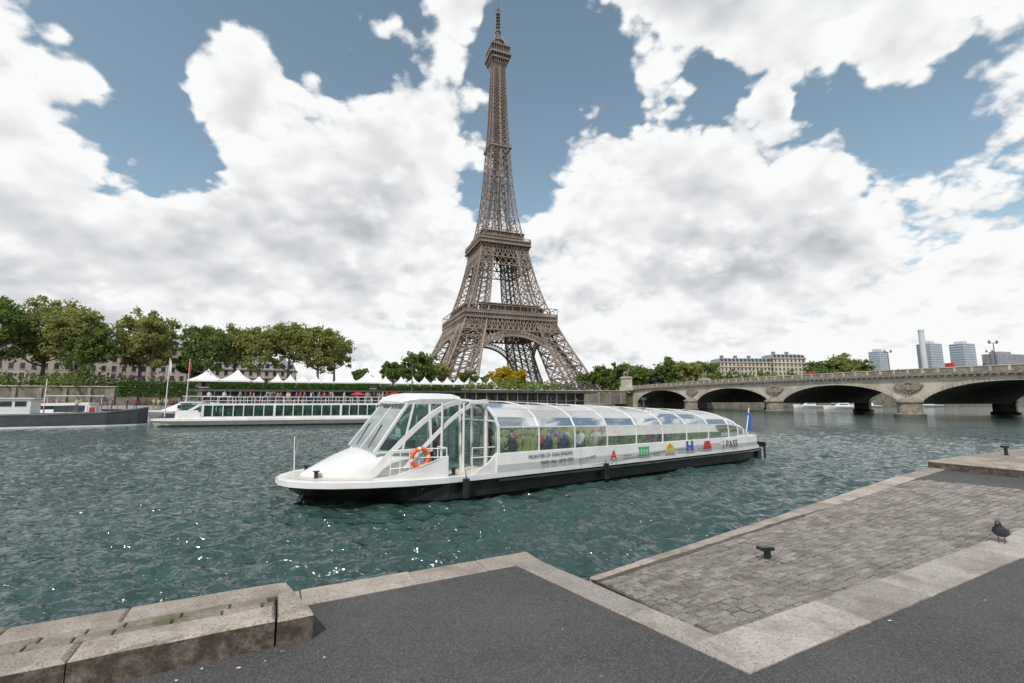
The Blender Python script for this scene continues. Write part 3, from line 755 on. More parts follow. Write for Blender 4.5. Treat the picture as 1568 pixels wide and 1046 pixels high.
    for sg in(-1,1):
        gl.add([(2.85,sg*1.69,1.67),(4.9,sg*1.83,1.62),(4.9,sg*1.54,3.37),(4.1,sg*1.45,3.37)],[(0,1,2,3)],0)
        gl.add([(4.95,sg*1.85,.86),(6.15,sg*1.72,.86),(6.15,sg*1.55,3.37),(4.95,sg*1.55,3.37)],[(0,1,2,3)],0)
    gl.build('wheelhouse_glass',['glassdark'],e)
    wp=MB()
    for y in(-.8,.7): wp.beam((2.86,y,1.74),(3.45,y+.35,2.55),.03)
    wp.build('windscreen_wipers',['black'],e)
    # helmsman console and pilot
    cs=MB(); cs.box(3.3,3.9,-1,1,.9,2.0); cs.box(4.6,4.9,-.3,.3,.9,1.9); cs.build('console',['darkgrey'],e)
    put(STAND[1],'helmsman',(4.3,.1,.85),math.radians(-90),e,1.02)
    # canopy
    zf=lambda s:1-.30*(s-7)/17.5
    prof=[(-3.2,1.5),(-3.22,2.0),(-3.18,2.5),(-2.95,2.87),(-2.45,3.2),(-1.7,3.4),(-.8,3.5),(0,3.52)]; prof=prof+[(-y,z) for y,z in prof[::-1][1:]]
    def cring(s,k=1.0): return [(s,y*(1 if s<24 else .98)*(1-.08*(1-k)),1.48*(1)-.1*(s-7)/18+(z-1.5)*zf(s)*k) for y,z in prof]
    st=[7.0+i*1.9 for i in range(9)]
    R=[cring(s) for s in st]+[cring(23.2,.86),cring(24.0,.62),cring(24.6,.3)]
    lo=MB(); up=MB(); n=len(prof)
    for j in range(len(R)-1):
        for i in range(n-1):
            tgt=lo if (i<2 or i>=n-3) else up
            tgt.add([R[j][i],R[j][i+1],R[j+1][i+1],R[j+1][i]],[(0,1,2,3)],0)
    lo.build('side_glazing',['glass'],e); up.build('roof_glazing',['glassroof'],e)
    rb=MB()
    for j,r in enumerate(R):
        w=.085 if j in(0,) else .05
        for a,b in zip(r[:-1],r[1:]): rb.beam(a,b,w,w)
    for i in (0,2,4,7,10,12,14):
        for j in range(len(R)-1): rb.beam(R[j][i],R[j+1][i],.05,.05)
    # forward bulkhead of the saloon
    for y in(-2.2,-1.1,0,1.1,2.2): rb.beam((7.0,y,.86),(7.0,y,3.35),.06)
    rb.beam((7,-3.1,2.7),(7,3.1,2.7),.06)
    rb.build('canopy_ribs',['white'],e)
    bg=MB(); bg.add([(7.02,-3.1,.9),(7.02,3.1,.9),(7.02,3.1,2.6),(7.02,1.7,3.35),(7.02,-1.7,3.35),(7.02,-3.1,2.6)],[(0,1,2,3,4,5)],0); bg.build('bulkhead_glass',['glassdark'],e)
    # saloon floor and seats
    sf=MB(); sf.box(7.1,24.8,-3.0,3.0,.86,.95,0); sf.build('saloon_floor',['midgrey'],e)
    se=MB()
    rows=[8.2+i*.92 for i in range(16)]
    for s in rows:
        for y in (-2.6,-2.05,-1.5,1.5,2.05,2.6):
            def sr(x,z,w,t): return [(x-t,y-w,z),(x+t,y-w,z),(x+t,y+w,z),(x-t,y+w,z)]
            se.loft([sr(s,1.3,.22,.05),sr(s+.06,1.68,.235,.05),sr(s+.09,1.86,.2,.045),sr(s+.1,1.94,.13,.03)],0,True,True)
            se.box(s-.45,s-.02,y-.22,y+.22,1.3,1.38,0); se.box(s-.3,s-.2,y-.04,y+.04,.95,1.3,1)
    se.build('seats',['seat','metal'],e)
    random.seed(5)
    used=set()
    while len(used)<30: used.add((random.choice(rows[:15]),random.choice((-2.6,-2.05,-1.5,-2.6,1.5,2.05))))
    for s,y in sorted(used): put(SEAT,'passenger',(s-.2,y,1.36),math.radians(-90)+random.uniform(-.4,.4),e)
    for s,y in ((7.6,-.6),(7.9,.7),(5.7,-.4),(6.4,1.2)): put(random.choice(STAND),'passenger',(s,y,.95 if s>7 else .85),random.uniform(0,6),e)
    # railings
    r=MB()
    for sg in(-1,1):
        pts=[(3.2,sg*2.3,1.75),(4.0,sg*2.6,1.8),(5.0,sg*2.95,1.8)]
        for z in (0,-.3,-.6): r.tube([(x,y,zz+z) for x,y,zz in pts],.022)
        for i in range(7):
            q=i/6; x=3.2+1.8*q; y=sg*(2.3+.65*q); r.cyl((x,y,.84),(x,y,1.8),.02,.02,6)
        pts=[(6.0,sg*3.0,1.75),(6.9,sg*3.1,1.75)]
        for z in(0,-.35): r.tube([(x,y,zz+z) for x,y,zz in pts],.022)
        r.cyl((6,sg*3,.84),(6,sg*3,1.75),.02,.02,6)
        r.tube([(5.0,sg*2.95,1.8),(5.0,sg*2.2,1.8)],.022); r.tube([(5.0,sg*2.2,.84),(5.0,sg*2.2,1.8)],.022)
    r.tube([(.55,0,.84),(.5,0,2.2)],.02); r.tube([(24.9,-2.7,1.4),(25.4,-2.7,3.0)],.03)
    r.build('railings',['white'],e)
    bf=MB(); bf.loft([[(.5+.05*i,.03*math.sin(i*1.5),2.18-.03*i),(.5+.04*i,.03*math.sin(i*1.5+.6),1.75-.02*i)] for i in range(5)],0); bf.build('bow_flag',['midgrey'],e)
    # life ring
    lr=MB()
    n=20; seg=8; V=[]
    for i in range(n):
        a=2*math.pi*i/n
        for j in range(seg):
            b=2*math.pi*j/seg; rr_=.31+.075*math.cos(b); V.append((4.1+rr_*math.cos(a),-2.72+.075*math.sin(b),1.5+rr_*math.sin(a)))
    F=[(i*seg+j,((i+1)%n)*seg+j,((i+1)%n)*seg+(j+1)%seg,i*seg+(j+1)%seg) for i in range(n) for j in range(seg)]
    lr.v=V; lr.f=F; lr.m=[1 if (i//seg)%5==0 else 0 for i in range(len(F))]
    lr.build('life_ring',['orange','white'],e,smooth=True)
    # stern flag, rudder, mooring fittings
    fl=MB(); R2=[]
    for i in range(8):
        q=i/7; R2.append([(25.15+.05*i-.02*i*i*.2,-2.7-.3*q*.4+.08*math.sin(q*7),2.85-.35*q),(25.1+.04*i,-2.7-.1*q+.08*math.sin(q*7+.5),1.7-.1*q)])
    fl.loft(R2,0); fl.build('stern_flag',['blue'],e)
    fx=MB(); fx.beam((25.6,-2.6,.9),(26.6,-2.9,.75),.12,.3); fx.cyl((26.5,-2.9,.9),(26.5,-2.9,-.2),.06,.06,6); fx.box(25.5,25.9,-3,3,-.2,.6)
    for s,y in ((1.1,-.9),(1.1,.9),(5.3,-2.9)):
        fx.cyl((s,y,.84),(s,y,1.05),.07,.07,8); fx.cyl((s,y,1.05),(s,y,1.09),.11,.11,8)
    # anchor under the bow
    fx.beam((.9,-.5,.5),(.7,-.6,.05),.08); fx.beam((.6,-.9,.2),(.75,-.4,-.02),.12); fx.cyl((.95,-.5,.45),(1.15,-.4,.55),.14,.14,8)
    for s in (5.6,12.5):
        fx.cyl((s,-3.3,.75),(s,-3.3,.1),.13,.13,8); fx.cyl((s,-3.3,.75),(s,-3.25,1.0),.015,.015,5)
    fx.build('fittings',['black'],e)
    tl=MB(); tl.cyl((17.6,-1.2,3.0),(17.6,-1.2,3.6),.03,.03,6); tl.box(17.5,17.7,-1.3,-1.1,3.5,3.62); tl.cyl((4.8,0,3.7),(4.8,0,5.0),.03,.02,6); tl.build('roof_aerials',['darkgrey'],e)
    # lettering and pictograms on the side panel
    def text(s,z,body,size,m='textgrey',rot=0):
        cu=bpy.data.curves.new('lettering','FONT'); cu.body=body; cu.size=size; cu.extrude=.004
        o=bpy.data.objects.new('lettering',cu); coll.objects.link(o); o.parent=e; o.location=(s,-3.325,z); o.rotation_euler=(math.radians(90),rot,0); cu.materials.append(M[m])
    text(8.3,1.24,'MONTER ET DESCENDRE',.2,rot=-.02); text(8.9,.98,'HOP ON, HOP OFF',.2,rot=-.02)
    text(10.9,.98,'go as you please',.15,'midgrey',rot=-.12); text(12.75,.86,'A',.62,'red'); text(21.4,.9,'| PASS',.56,'textgrey')
    ic=MB(); f=-3.33
    def icon(s,m,k):
        ic.box(s,s+.75,f,f+.015,.95,1.0,m)
        if k==0:
            for i in range(4): ic.box(s+.05+i*.19,s+.14+i*.19,f,f+.015,1.01,1.28,m)
            ic.box(s,s+.75,f,f+.015,1.285,1.33,m)
        if k==1:
            for i in range(3): ic.box(s+.1+i*.22,s+.22+i*.22,f,f+.015,1.01,1.15+.12*(i==1),m)
            ic.add([(s+.05,f,1.16),(s+.7,f,1.16),(s+.375,f,1.42)],[(0,1,2)],m)
        if k==2:
            for i in (0,2): ic.box(s+.1+i*.2,s+.25+i*.2,f,f+.015,1.01,1.42,m)
            ic.box(s+.25,s+.5,f,f+.015,1.1,1.2,m)
        if k==3:
            ic.box(s+.05,s+.7,f,f+.015,1.01,1.12,m); ic.box(s+.1,s+.65,f,f+.015,1.14,1.24,m); ic.box(s+.15,s+.6,f,f+.015,1.26,1.34,m)
    icon(14.6,0,0); icon(16.5,1,1); icon(18.1,2,2); icon(19.6,3,3)
    for s in (13.6,15.6,17.5,19.1): ic.box(s,s+.5,f,f+.01,1.0,1.03,4)
    # pale swoosh leading from the lettering to the stern
    for k in range(24):
        s0=11.6+k*.4; z0=.86+.32*math.sin(k/24*math.pi*.5); z1=.86+.32*math.sin((k+1)/24*math.pi*.5)
        ic.add([(s0,-3.318,z0-.02-.04*k/24),(s0+.4,-3.318,z1-.02-.04*(k+1)/24),(s0+.4,-3.318,z1+.02),(s0,-3.318,z0+.02)],[(0,1,2,3)],5)
    ic.build('pictograms',['green','yellow','blue','red','midgrey','lightgrey'],e)
boat()

# ------------------------------------------------------------------ moored boats
def glassboat():
    e=empty('moored_passenger_boat',(-48,61.5,0),math.radians(16.5)); L=31
    def hb(s): return 3.2*min(1,(.12+ (s/5)**.7)) if s<5 else 3.2
    h=MB(); ss=[0,.6,1.5,3,5,10,20,31]
    h.loft([[(s+.6,-hb(s)*.8,-.3),(s,-hb(s),.9),(s,hb(s),.9),(s+.6,hb(s)*.8,-.3)] for s in ss],0,False,True)
    h.loft([[(s,-hb(s)-.06,.75),(s,-hb(s)-.06,1.0),(s,hb(s)+.06,1.0),(s,hb(s)+.06,.75)] for s in ss],1,True,True)
    h.loft([[(s+.5,-hb(s)*.88-.02,-.1),(s+.4,-hb(s)*.9-.02,.22)] for s in ss[1:]],2)
    h.build('hull',['cream','white','black'],e)
    w=MB(); 
    w.box(6.5,31,-3,3,2.75,2.98,0); w.box(5.6,6.6,-2.6,2.6,1,1.9,0); w.box(6.5,31,-3.02,3.02,1.0,1.3,0)
    for i in range(21):
        s=6.6+i*1.22; wid=.28 if i%7==0 else .1
        for y in(-3,3): w.box(s,s+wid,y-.05,y+.05,1.3,2.75,0)
    w.beam((3.4,-2.2,1.0),(6.4,-2.8,2.9),.16,.3); w.beam((3.4,2.2,1.0),(6.4,2.8,2.9),.16,.3); w.box(3.2,5.8,-1.7,1.7,1,2.1,0); w.box(3.6,6.2,-1.8,1.8,3.1,3.25,0)
    for x in (3.8,6):
        for y in(-1.6,1.6): w.beam((x,y,2.1),(x,y,3.1),.08)
    for y in(-3,3):
        for z in(3.4,3.9): w.beam((6.6,y,z),(31,y,z),.05)
        for i in range(26): w.beam((6.6+i*.97,y,3),(6.6+i*.97,y,3.9),.05)
    w.build('superstructure',['white'],e)
    g=MB(); g.box(6.7,30.9,-2.93,-2.9,1.3,2.75); g.box(6.7,30.9,2.9,2.93,1.3,2.75); g.box(6.5,6.55,-2.9,2.9,1.3,2.75); g.box(3.7,6.1,-1.65,1.65,2.1,3.09); g.build('glazing',['glassdark'],e)
    s=MB()
    for i in range(22):
        for y in(-2,2): s.box(7.6+i*1.05,8.1+i*1.05,y-.6,y+.6,1.0,1.9)
    s.build('seats',['seat'],e)
    for k in range(38): put(random.choice(STAND),'passenger',(random.uniform(7,30.5),random.uniform(-2.6,2.6),2.98),random.uniform(0,6),e,random.uniform(.93,1.04))
glassboat()
def barge():
    e=empty('moored_barge',(-80.5,47.5,0),math.radians(31)); L=34
    h=MB(); ss=[0,2,10,24,30,33,34]; hb=[2.6,2.8,2.8,2.8,2.5,1.2,.1]; zt=[2,1.8,1.7,1.7,1.9,2.3,2.5]
    h.loft([[(s,-w*.9,-.3),(s,-w,.3),(s,-w,z),(s,w,z),(s,w,.3),(s,w*.9,-.3)] for s,w,z in zip(ss,hb,zt)],0,False,True)
    h.loft([[(s,-w-.05,z-.1),(s,-w-.05,z+.05),(s,w+.05,z+.05),(s,w+.05,z-.1)] for s,w,z in zip(ss,hb,zt)],1,True,True)
    h.loft([[(s,-w-.02,.0),(s,-w-.02,.22)] for s,w in zip(ss,hb)],2)
    h.build('hull',['darkgrey','midgrey','white'],e)
    t=MB(); t.box(6,18,-2,2,1.76,3.0,0); t.box(5.8,18.2,-2.1,2.1,3.01,3.12,1); t.box(19.5,22.5,-1.8,1.8,1.76,3.6,3); t.box(19.2,22.8,-2,2,3.61,3.75,3); t.box(24.5,27,-1.2,1.2,1.9,2.7,0)
    for i in range(6): t.box(7+i*1.8,8.1+i*1.8,-2.05,-2.01,2.2,2.75,2)
    for i in range(2): t.box(19.8+i*1.3,20.8+i*1.3,-1.85,-1.81,2.7,3.3,2)
    for i in range(10): t.cyl((24+i,-2.5,1.8),(24+i,-2.5,2.7),.03,.03,5)
    t.box(28,28.5,-1.6,-1.2,1.9,2.5,4); t.cyl((23.5,-1,1.8),(23.5,-1,6.2),.06,.04,6,3)
    t.beam((24,-2.5,2.7),(33,-1.4,3.0),.05); t.build('superstructure',['darkgrey','midgrey','win','white','red'],e)
    a=MB(); a.cyl((12.8,-2.84,1.05),(12.8,-2.88,1.05),.5,.5,20,0); a.cyl((12.8,-2.885,1.05),(12.8,-2.9,1.05),.38,.38,20,1); a.box(12.45,13.15,-2.93,-2.905,.98,1.12,0); a.build('roundel',['white','red'],e)
    put(STAND[2],'deckhand',(26.8,-1.8,1.95),0,e)
barge()
def launch(name,x,y,rz,L,w,m1='white',sc=1):
    e=empty(name,(x,y,0),rz); e.scale=(sc,sc,sc); h=MB()
    ss=[0,.15,.35,.7,1]; hb=[.05,.5,.85,1,.9]
    h.loft([[(s*L+.3,-b*w*.7,-.2),(s*L,-b*w,.6+.5*(1-s)),(s*L,-b*w,.9+.6*(1-s)),(s*L,b*w,.9+.6*(1-s)),(s*L,b*w,.6+.5*(1-s)),(s*L+.3,b*w*.7,-.2)] for s,b in zip(ss,hb)],0,False,True)
    h.loft([[(x_,-w*k,1.1),(x_+.4*q,-w*k*.85,z),(x_+.4*q,w*k*.85,z),(x_,w*k,1.1)] for x_,k,z,q in ((L*.25,.5,1.15,0),(L*.4,.7,2.2,1),(L*.75,.7,2.3,0),(L*.78,.7,1.3,0))],0,False,True)
    h.box(L*.42,L*.72,-w*.66,-w*.64,1.45,1.95,1); h.box(L*.42,L*.72,w*.64,w*.66,1.45,1.95,1)
    h.add([(L*.27,-w*.4,1.3),(L*.27,w*.4,1.3),(L*.4,w*.5,2.1),(L*.4,-w*.5,2.1)],[(0,1,2,3)],1)
    h.box(L*.45,L*.85,-w*.6,w*.6,3.0,3.08,0)
    for x_ in(.47,.83):
        for y_ in(-.5,.5): h.cyl((L*x_,w*y_,2),(L*x_,w*y_,3),.03,.03,5)
    h.build('hull_and_cabin',[m1,'win'],e,smooth=False)
launch('moored_motor_launch',-77,66,math.radians(24),13,2.2,'white',1.35); launch('moored_motor_launch',-56,71,math.radians(24),10,2,'midgrey',1.1); launch('moored_motor_launch',-63,75,math.radians(24),13,2.2,'white',1.35)
launch('moored_motor_launch',-52,68.5,math.radians(35),7,1.3,'darkgrey')
launch('moored_motor_launch',*W(190,146),A0,16,2.4); launch('moored_motor_launch',*W(215,140),A0,22,2.8); launch('moored_motor_launch',*W(260,143),A0,30,3.2); launch('moored_motor_launch',*W(172,120),A0,16,2.6)
# riverside pavilion with dark flat roof
def pavilion():
    e=empty('riverside_pavilion',(*W(-23,96),0),A0); m=MB(); L=80
    m.box(0,L,0,9,2.01,2.3,2); m.box(-1,L+1,-1.5,10,5.0,5.35,1); m.box(0,L,3,8.5,2.3,5.0,0)
    for i in range(33): m.box(i*2.45,i*2.45+.18,.2,.4,2.3,5.0,3)
    for i in range(40): m.box(.4+i*2,1.8+i*2,2.93,2.98,2.6,4.5,4)
    m.box(0,L,.15,.2,3.2,3.28,3)
    m.build('walls_and_roof',['wallstone','darkgrey','sand','cream','win'],e)
    for k in range(46): put(random.choice(STAND),'visitor',(random.uniform(0,L),random.uniform(.4,2.6),2.3),random.uniform(0,6),e,random.uniform(.93,1.05))
pavilion()
crowd=empty('crowd_on_quay',(*W(0,0),0),A0)
for k in range(60):
    put(random.choice(STAND),'visitor',(random.uniform(-48,8),random.uniform(93,95.5),2.0),random.uniform(0,6),crowd,random.uniform(.93,1.05))
for k in range(26): put(random.choice(STAND),'pedestrian',(random.uniform(113,114),random.uniform(5,150),8.9),random.uniform(0,6),crowd,1)
def parasol(x,y,z,m):
    p=MB(); p.cyl((0,0,0),(0,0,2.4),.04,.04,6,1); n=8
    p.loft([[(1.5*r*math.cos(2*math.pi*i/n),1.5*r*math.sin(2*math.pi*i/n),zz) for i in range(n)] for r,zz in((1,2.1),(.98,2.2),(.5,2.55),(.03,2.7))],0,True); p.build('parasol',[m,'metal'],None,loc=(x,y,z))
for u in (4,11,30,44,58): parasol(*W(u,94.5 if u<20 else 104),2.3,'red')
def flagpole(x,y,z,h,m):
    e=empty('flagpole',(x,y,z)); p=MB(); p.cyl((0,0,0),(0,0,h),.09,.04,8); p.cyl((0,0,h),(0,0,h+.12),.08,.02,8); p.build('pole',['white'],e)
    f=MB(); f.loft([[(.05+i*.06,.1*math.sin(i),h-.1-.12*i),(.05+i*.05,.1*math.sin(i+.5),h-1.7-.12*i)] for i in range(7)],0); f.build('flag',[m],e)
flagpole(-50.5,67,1,8.5,'tent'); flagpole(-52.5,74,1,9,'red')
def bus(x,y,z,rz,m):
    e=empty('city_bus',(x,y,z),rz); b=MB(); b.box(0,10,-1.2,1.2,.4,3.0,0); b.box(.2,9.8,-1.15,1.15,3.01,3.15,0)
    for i in range(7): b.box(.5+i*1.35,1.7+i*1.35,-1.24,-1.21,1.3,2.5,1); b.box(.5+i*1.35,1.7+i*1.35,1.21,1.24,1.3,2.5,1)
    b.box(-.04,-.01,-1.05,1.05,1.2,2.7,1)
    for x_ in(2,8):
        for y_ in(-1.1,1.1): b.cyl((x_,y_-.12,.45),(x_,y_+.12,.45),.45,.45,12,2)
    b.build('body',[m,'win','black'],e)
bus(*W(144,150),7.2,A0+math.pi/2,'white')
def banner(x,y,z):
    e=empty('red_banner_sign',(x,y,z),A0+math.pi/2); m=MB(); m.cyl((0,0,0),(0,0,1.9),.05,.05,6,1); m.cyl((1.4,0,0),(1.4,0,1.9),.05,.05,6,1); m.box(-.1,1.5,-.03,.03,.9,1.8,0); m.build('panel_and_posts',['red','metal'],e)
banner(*W(112.6,52),8.9); banner(*W(112.6,80),8.9)

# ------------------------------------------------------------------ near quay
def nearquay():
    q=MB(); poly=[Q(-80,4.42),Q(2.5,4.42),Q(2.45,4.18),Q(2.765,2.315),Q(12.2,2.315),Q(11.75,4.95),Q(14,5.2),Q(80,8.2),Q(80,-60),Q(-80,-60)]
    poly=poly[::-1]
    q.prism(poly,-1.2,1.895,1,0); q.build('quay_pavement',['asphalt','qstonekerb'])
    def stones(mb,p0,p1,w0,w1,z0,z1,Lm,depth=.35,gap=.008,mi=0,jit=.004,ch=.012):
        # row along line p0->p1 ; w0,w1 offsets perpendicular (left positive)
        p0=Vector(p0);p1=Vector(p1); d=p1-p0; L=d.length; d.normalize(); n=Vector((-d.y,d.x)); x=0
        while x<L-.05:
            l=min(Lm*random.uniform(.75,1.25),L-x); 
            if L-x-l<Lm*.3: l=L-x
            a,b=x+gap/2,x+l-gap/2; j=random.uniform(-jit,jit); za=z0+(z1-z0)*a/L+j; zb=z0+(z1-z0)*b/L+j
            wa=w0+random.uniform(-.006,.006); wb=w1+random.uniform(-.006,.006)
            # worn, slightly wavy outline
            k=max(2,int(l/.14)) if l>.3 else 1
            xs=[a+(b-a)*i/k for i in range(k+1)]; jw=.004 if k>1 else .001
            lowp=[(s,wa+random.uniform(-jw,jw)) for s in xs]; highp=[(s,wb+random.uniform(-jw,jw)) for s in xs[::-1]]
            out=lowp+highp; cx=(a+b)/2; cw=(wa+wb)/2
            def P(s,w,z): v=p0+d*s+n*w; return (v.x,v.y,z)
            zz=lambda s:za+(zb-za)*(s-a)/(b-a)
            inn=[]
            for s,w in out:
                c2=ch*random.uniform(.6,1.5)
                inn.append((s+(c2 if s<cx-.4*(b-a) else -c2 if s>cx+.4*(b-a) else 0), w+(c2 if w<cw else -c2)))
            bot=[P(s,w,zz(s)-depth) for s,w in out]; mid=[P(s,w,zz(s)-ch*1.0) for s,w in out]; top=[P(s,w,zz(s)) for s,w in inn]
            mb.loft([bot,mid,top],mi,True); o=len(mb.v); mb.f.append(tuple(range(o-len(out),o))); mb.m.append(mi)
            x+=l
    e=MB()
    stones(e,Q(.3,0),Q(2.48,0),4.13,4.44,1.906,1.906,.75,depth=.5,gap=.005,ch=.008)
    stones(e,Q(-30,0),Q(.3,0),4.23,4.44,1.90,1.90,.9,depth=.5)
    e.build('quay_edge_stones',['qstone'])
    b=MB()
    # band 1 running down to the corner, band 2 along the ramp
    stones(b,Q(2.575,1.95),Q(2.2,4.12),-.26,-.0,1.908,1.908,.9,depth=.3,gap=.004,ch=.005,jit=.002)
    stones(b,Q(2.58,0),Q(40,0),1.93,2.315,1.909,1.909,1.1,depth=.3,gap=.004,ch=.005,jit=.002)
    b.build('paving_band',['band'])
    k=MB()
    # raised kerb: edge stones, kerb stones, mossy setts
    stones(k,Q(-30,0),Q(.16,0),3.985,4.225,2.07,2.07,.75,depth=.3,mi=0)
    stones(k,Q(-30,0),Q(.1,0),3.40+.16,3.80,2.07,2.07,.85,depth=.3,mi=2,ch=.02)
    # slanted end stone
    pts=[Q(.11,3.56),Q(.33,3.56),Q(.17,4.225),Q(.11,4.225)]
    cxy=(sum(p[0] for p in pts)/4,sum(p[1] for p in pts)/4)
    sh=lambda f:[(cxy[0]+(p[0]-cxy[0])*f,cxy[1]+(p[1]-cxy[1])*f) for p in pts]
    k.loft([[(x,y,1.85) for x,y in pts],[(x,y,2.045) for x,y in pts],[(x,y,2.072) for x,y in sh(.9)]],2,True); o=len(k.v); k.f.append((o-4,o-3,o-2,o-1)); k.m.append(2)
    r=-12
    while r<.02:
        l=random.uniform(.15,.3)
        stones(k,Q(r,3.8),Q(min(r+l,.1),3.8),.006,.088,2.066,2.066,1,depth=.1,mi=1,jit=.003,ch=.007,gap=.012); stones(k,Q(r+.04,3.89),Q(min(r+l+.04,.1),3.89),.006,.088,2.066,2.066,1,depth=.1,mi=1,jit=.003,ch=.007,gap=.012)
        r+=l
    k.prism([Q(.1,3.58),Q(.1,4.2),Q(-30,4.2),Q(-30,3.58)],1.85,2.052,3)
    k.build('raised_kerb',['qstone','qstonemoss','qstonekerb','joint'])
    # cobbled ramp
    A=Vector((*Q(2.765,2.315),1.9)); B=Vector((*Q(12.2,2.315),1.9)); C=Vector((*Q(11.75,4.98),1.9)); D=Vector((*Q(3.31,4.42),1.5))
    def S(s,t): return (A*(1-s)+B*s)*(1-t)+(D*(1-s)+C*s)*t
    g=MB(); n=12
    for i in range(n):
        for j in range(4):
            g.add([S(i/n,j/4)-Vector((0,0,.014)),S((i+1)/n,j/4)-Vector((0,0,.014)),S((i+1)/n,(j+1)/4)-Vector((0,0,.014)),S(i/n,(j+1)/4)-Vector((0,0,.014))],[(0,1,2,3)],0)
    for i in range(n):
        a,b_=S(i/n,1),S((i+1)/n,1); g.add([(a.x,a.y,-1),(b_.x,b_.y,-1),b_-Vector((0,0,.02)),a-Vector((0,0,.02))],[(0,3,2,1)],1)
    a,b_=S(0,0),S(0,1); g.add([(a.x,a.y,-1),(b_.x,b_.y,-1),b_-Vector((0,0,.02)),a-Vector((0,0,.02))],[(0,1,2,3)],1)
    # rows of setts
    Ls=(B-A).length; T=22
    for j in range(T):
        t0=j/(T+.0)*.885; t1=(j+1)/T*.885; s=0.0 ; s+=random.uniform(0,.006); ph=random.uniform(0,6)
        wob=lambda a:.006*math.sin(a*23+1)+.0015*math.sin(a*90+ph)
        while s<.998:
            ds=random.uniform(.085,.17)/Ls; s1=min(s+ds,1); gp=.005/Ls; gt=.0024
            jz=Vector((0,0,random.uniform(-.006,.005))); w=lambda a,b_:S(a+random.uniform(-.0004,.0004),min(.89,max(0,b_+wob(a)+random.uniform(-.002,.002))))+jz+Vector((0,0,.006*math.sin(a*60+b_*9)+random.uniform(-.002,.002)))
            p=[w(s+gp,t0+gt),w(s1-gp,t0+gt),w(s1-gp,t1-gt),w(s+gp,t1-gt)]; c=(p[0]+p[1]+p[2]+p[3])/4
            dz=Vector((0,0,.009)); top=[c+(x-c)*random.uniform(.7,.85) for x in p]
            g.loft([[x-Vector((0,0,.04)) for x in p],[x-dz for x in p],top],2,True); o=len(g.v); g.f.append((o-4,o-3,o-2,o-1)); g.m.append(2)
            s=s1
    g.build('cobbled_ramp',['joint','qstonekerb','cobble'])
    es=MB(); Dp,Cp=S(0,1),S(1,1)
    stones(es,(Dp.x,Dp.y),(Cp.x,Cp.y),-.27,.03,1.506,1.905,.85,depth=.4)
    stones(es,(Cp.x,Cp.y),Q(14.2,5.27),-.27,.03,1.905,1.92,.85,depth=.4)
    es.build('ramp_edge_stones',['qstone'])
    # raised platform at far right
    pf=MB(); 
    stones(pf,Q(13.8,0),Q(60,0),4.55,5.25,2.08,2.08,1.0,depth=.4,ch=.03); stones(pf,Q(13.8,0),Q(60,0),3.6,4.54,2.08,2.08,1.1,depth=.4,ch=.03)
    pf.build('raised_kerb',['qstonekerb'])
    # mooring bollards
    def boll(x,y,z,h):
        m=MB(); m.cyl((0,0,-.03),(0,0,h*.8),.04,.036,12); m.cyl((0,0,-.02),(0,0,.012),.07,.065,14)
        m.loft([[(x_*sx,y_*sx,zz) for x_,y_ in ((-.1,-.045),(.06,-.045),(.06,.045),(-.1,.045))] for sx,zz in ((.9,h*.78),(1,h*.82),(1,h*.96),(.9,h))],0,True,True)
        m.build('mooring_bollard',['black'],None,loc=(x,y,z),rz=.1)
    boll(2.86,5.36,1.69,.18); boll(12.8,12.06,2.08,.24)
nearquay()
def pigeon():
    e=empty('pigeon',(5.5,5.35,1.91),math.radians(215)); m=MB()
    def R(x,z,w,h): return [(x,w*math.cos(t),z+h*math.sin(t)) for t in np.linspace(0,2*math.pi,13)[:-1]]
    m.loft([R(-.2,.085,.02,.006),R(-.14,.095,.038,.016),R(-.09,.105,.055,.04),R(-.03,.115,.068,.06),R(.03,.13,.066,.065),R(.065,.16,.045,.05),R(.08,.195,.029,.03),R(.087,.22,.025,.024),R(.1,.234,.025,.024),R(.118,.233,.017,.017),R(.126,.23,.006,.006)],0,True,True)
    m.cyl((.12,0,.23),(.15,0,.222),.007,.002,6,2)
    for s in(-1,1):
        m.loft([[(-.14,s*.035,.115),(-.14,s*.045,.1)],[(-.05,s*.062,.16),(-.05,s*.074,.09)],[(.03,s*.06,.165),(.03,s*.072,.105)]],1)
        m.cyl((.0,s*.025,.07),(.005,s*.025,.0),.006,.005,6,2)
        for a in(-.5,0,.5,3.1): m.cyl((.005,s*.025,.004),(.005+.03*math.cos(a),s*.025+.03*math.sin(a),.003),.004,.002,5,2)
        m.cyl((.108,s*.02,.238),(.108,s*.026,.238),.004,.003,6,2)
    m.build('body',[mat('pigeon_dark',(.05,.055,.065),.5,0,.4,30),mat('pigeon_wing',(.1,.105,.12),.6,0,.5,25),mat('pigeon_leg',(.3,.1,.08),.6)],e,smooth=True)
pigeon()
lt=MB()
for k in range(90):
    r=random.uniform(-3,9); n=random.uniform(-.3,3.9)
    if r>2.2 and n>1.9: continue
    if -4<r<.4 and n>3.5: continue
    if k%3==0: n=3.5-abs(random.gauss(0,.06)); r=random.uniform(-2.5,.3)
    x,y=Q(r,n); a=random.uniform(0,6); s=random.uniform(.006,.02)
    lt.add([(x+s*math.cos(a+t),y+s*.5*math.sin(a+t),1.899+.004*math.sin(t*2)) for t in (0,1.2,2.4,3.6,4.9)],[(0,1,2,3,4)],k%2)
lt.build('leaf_litter',['cream','wallstone'])

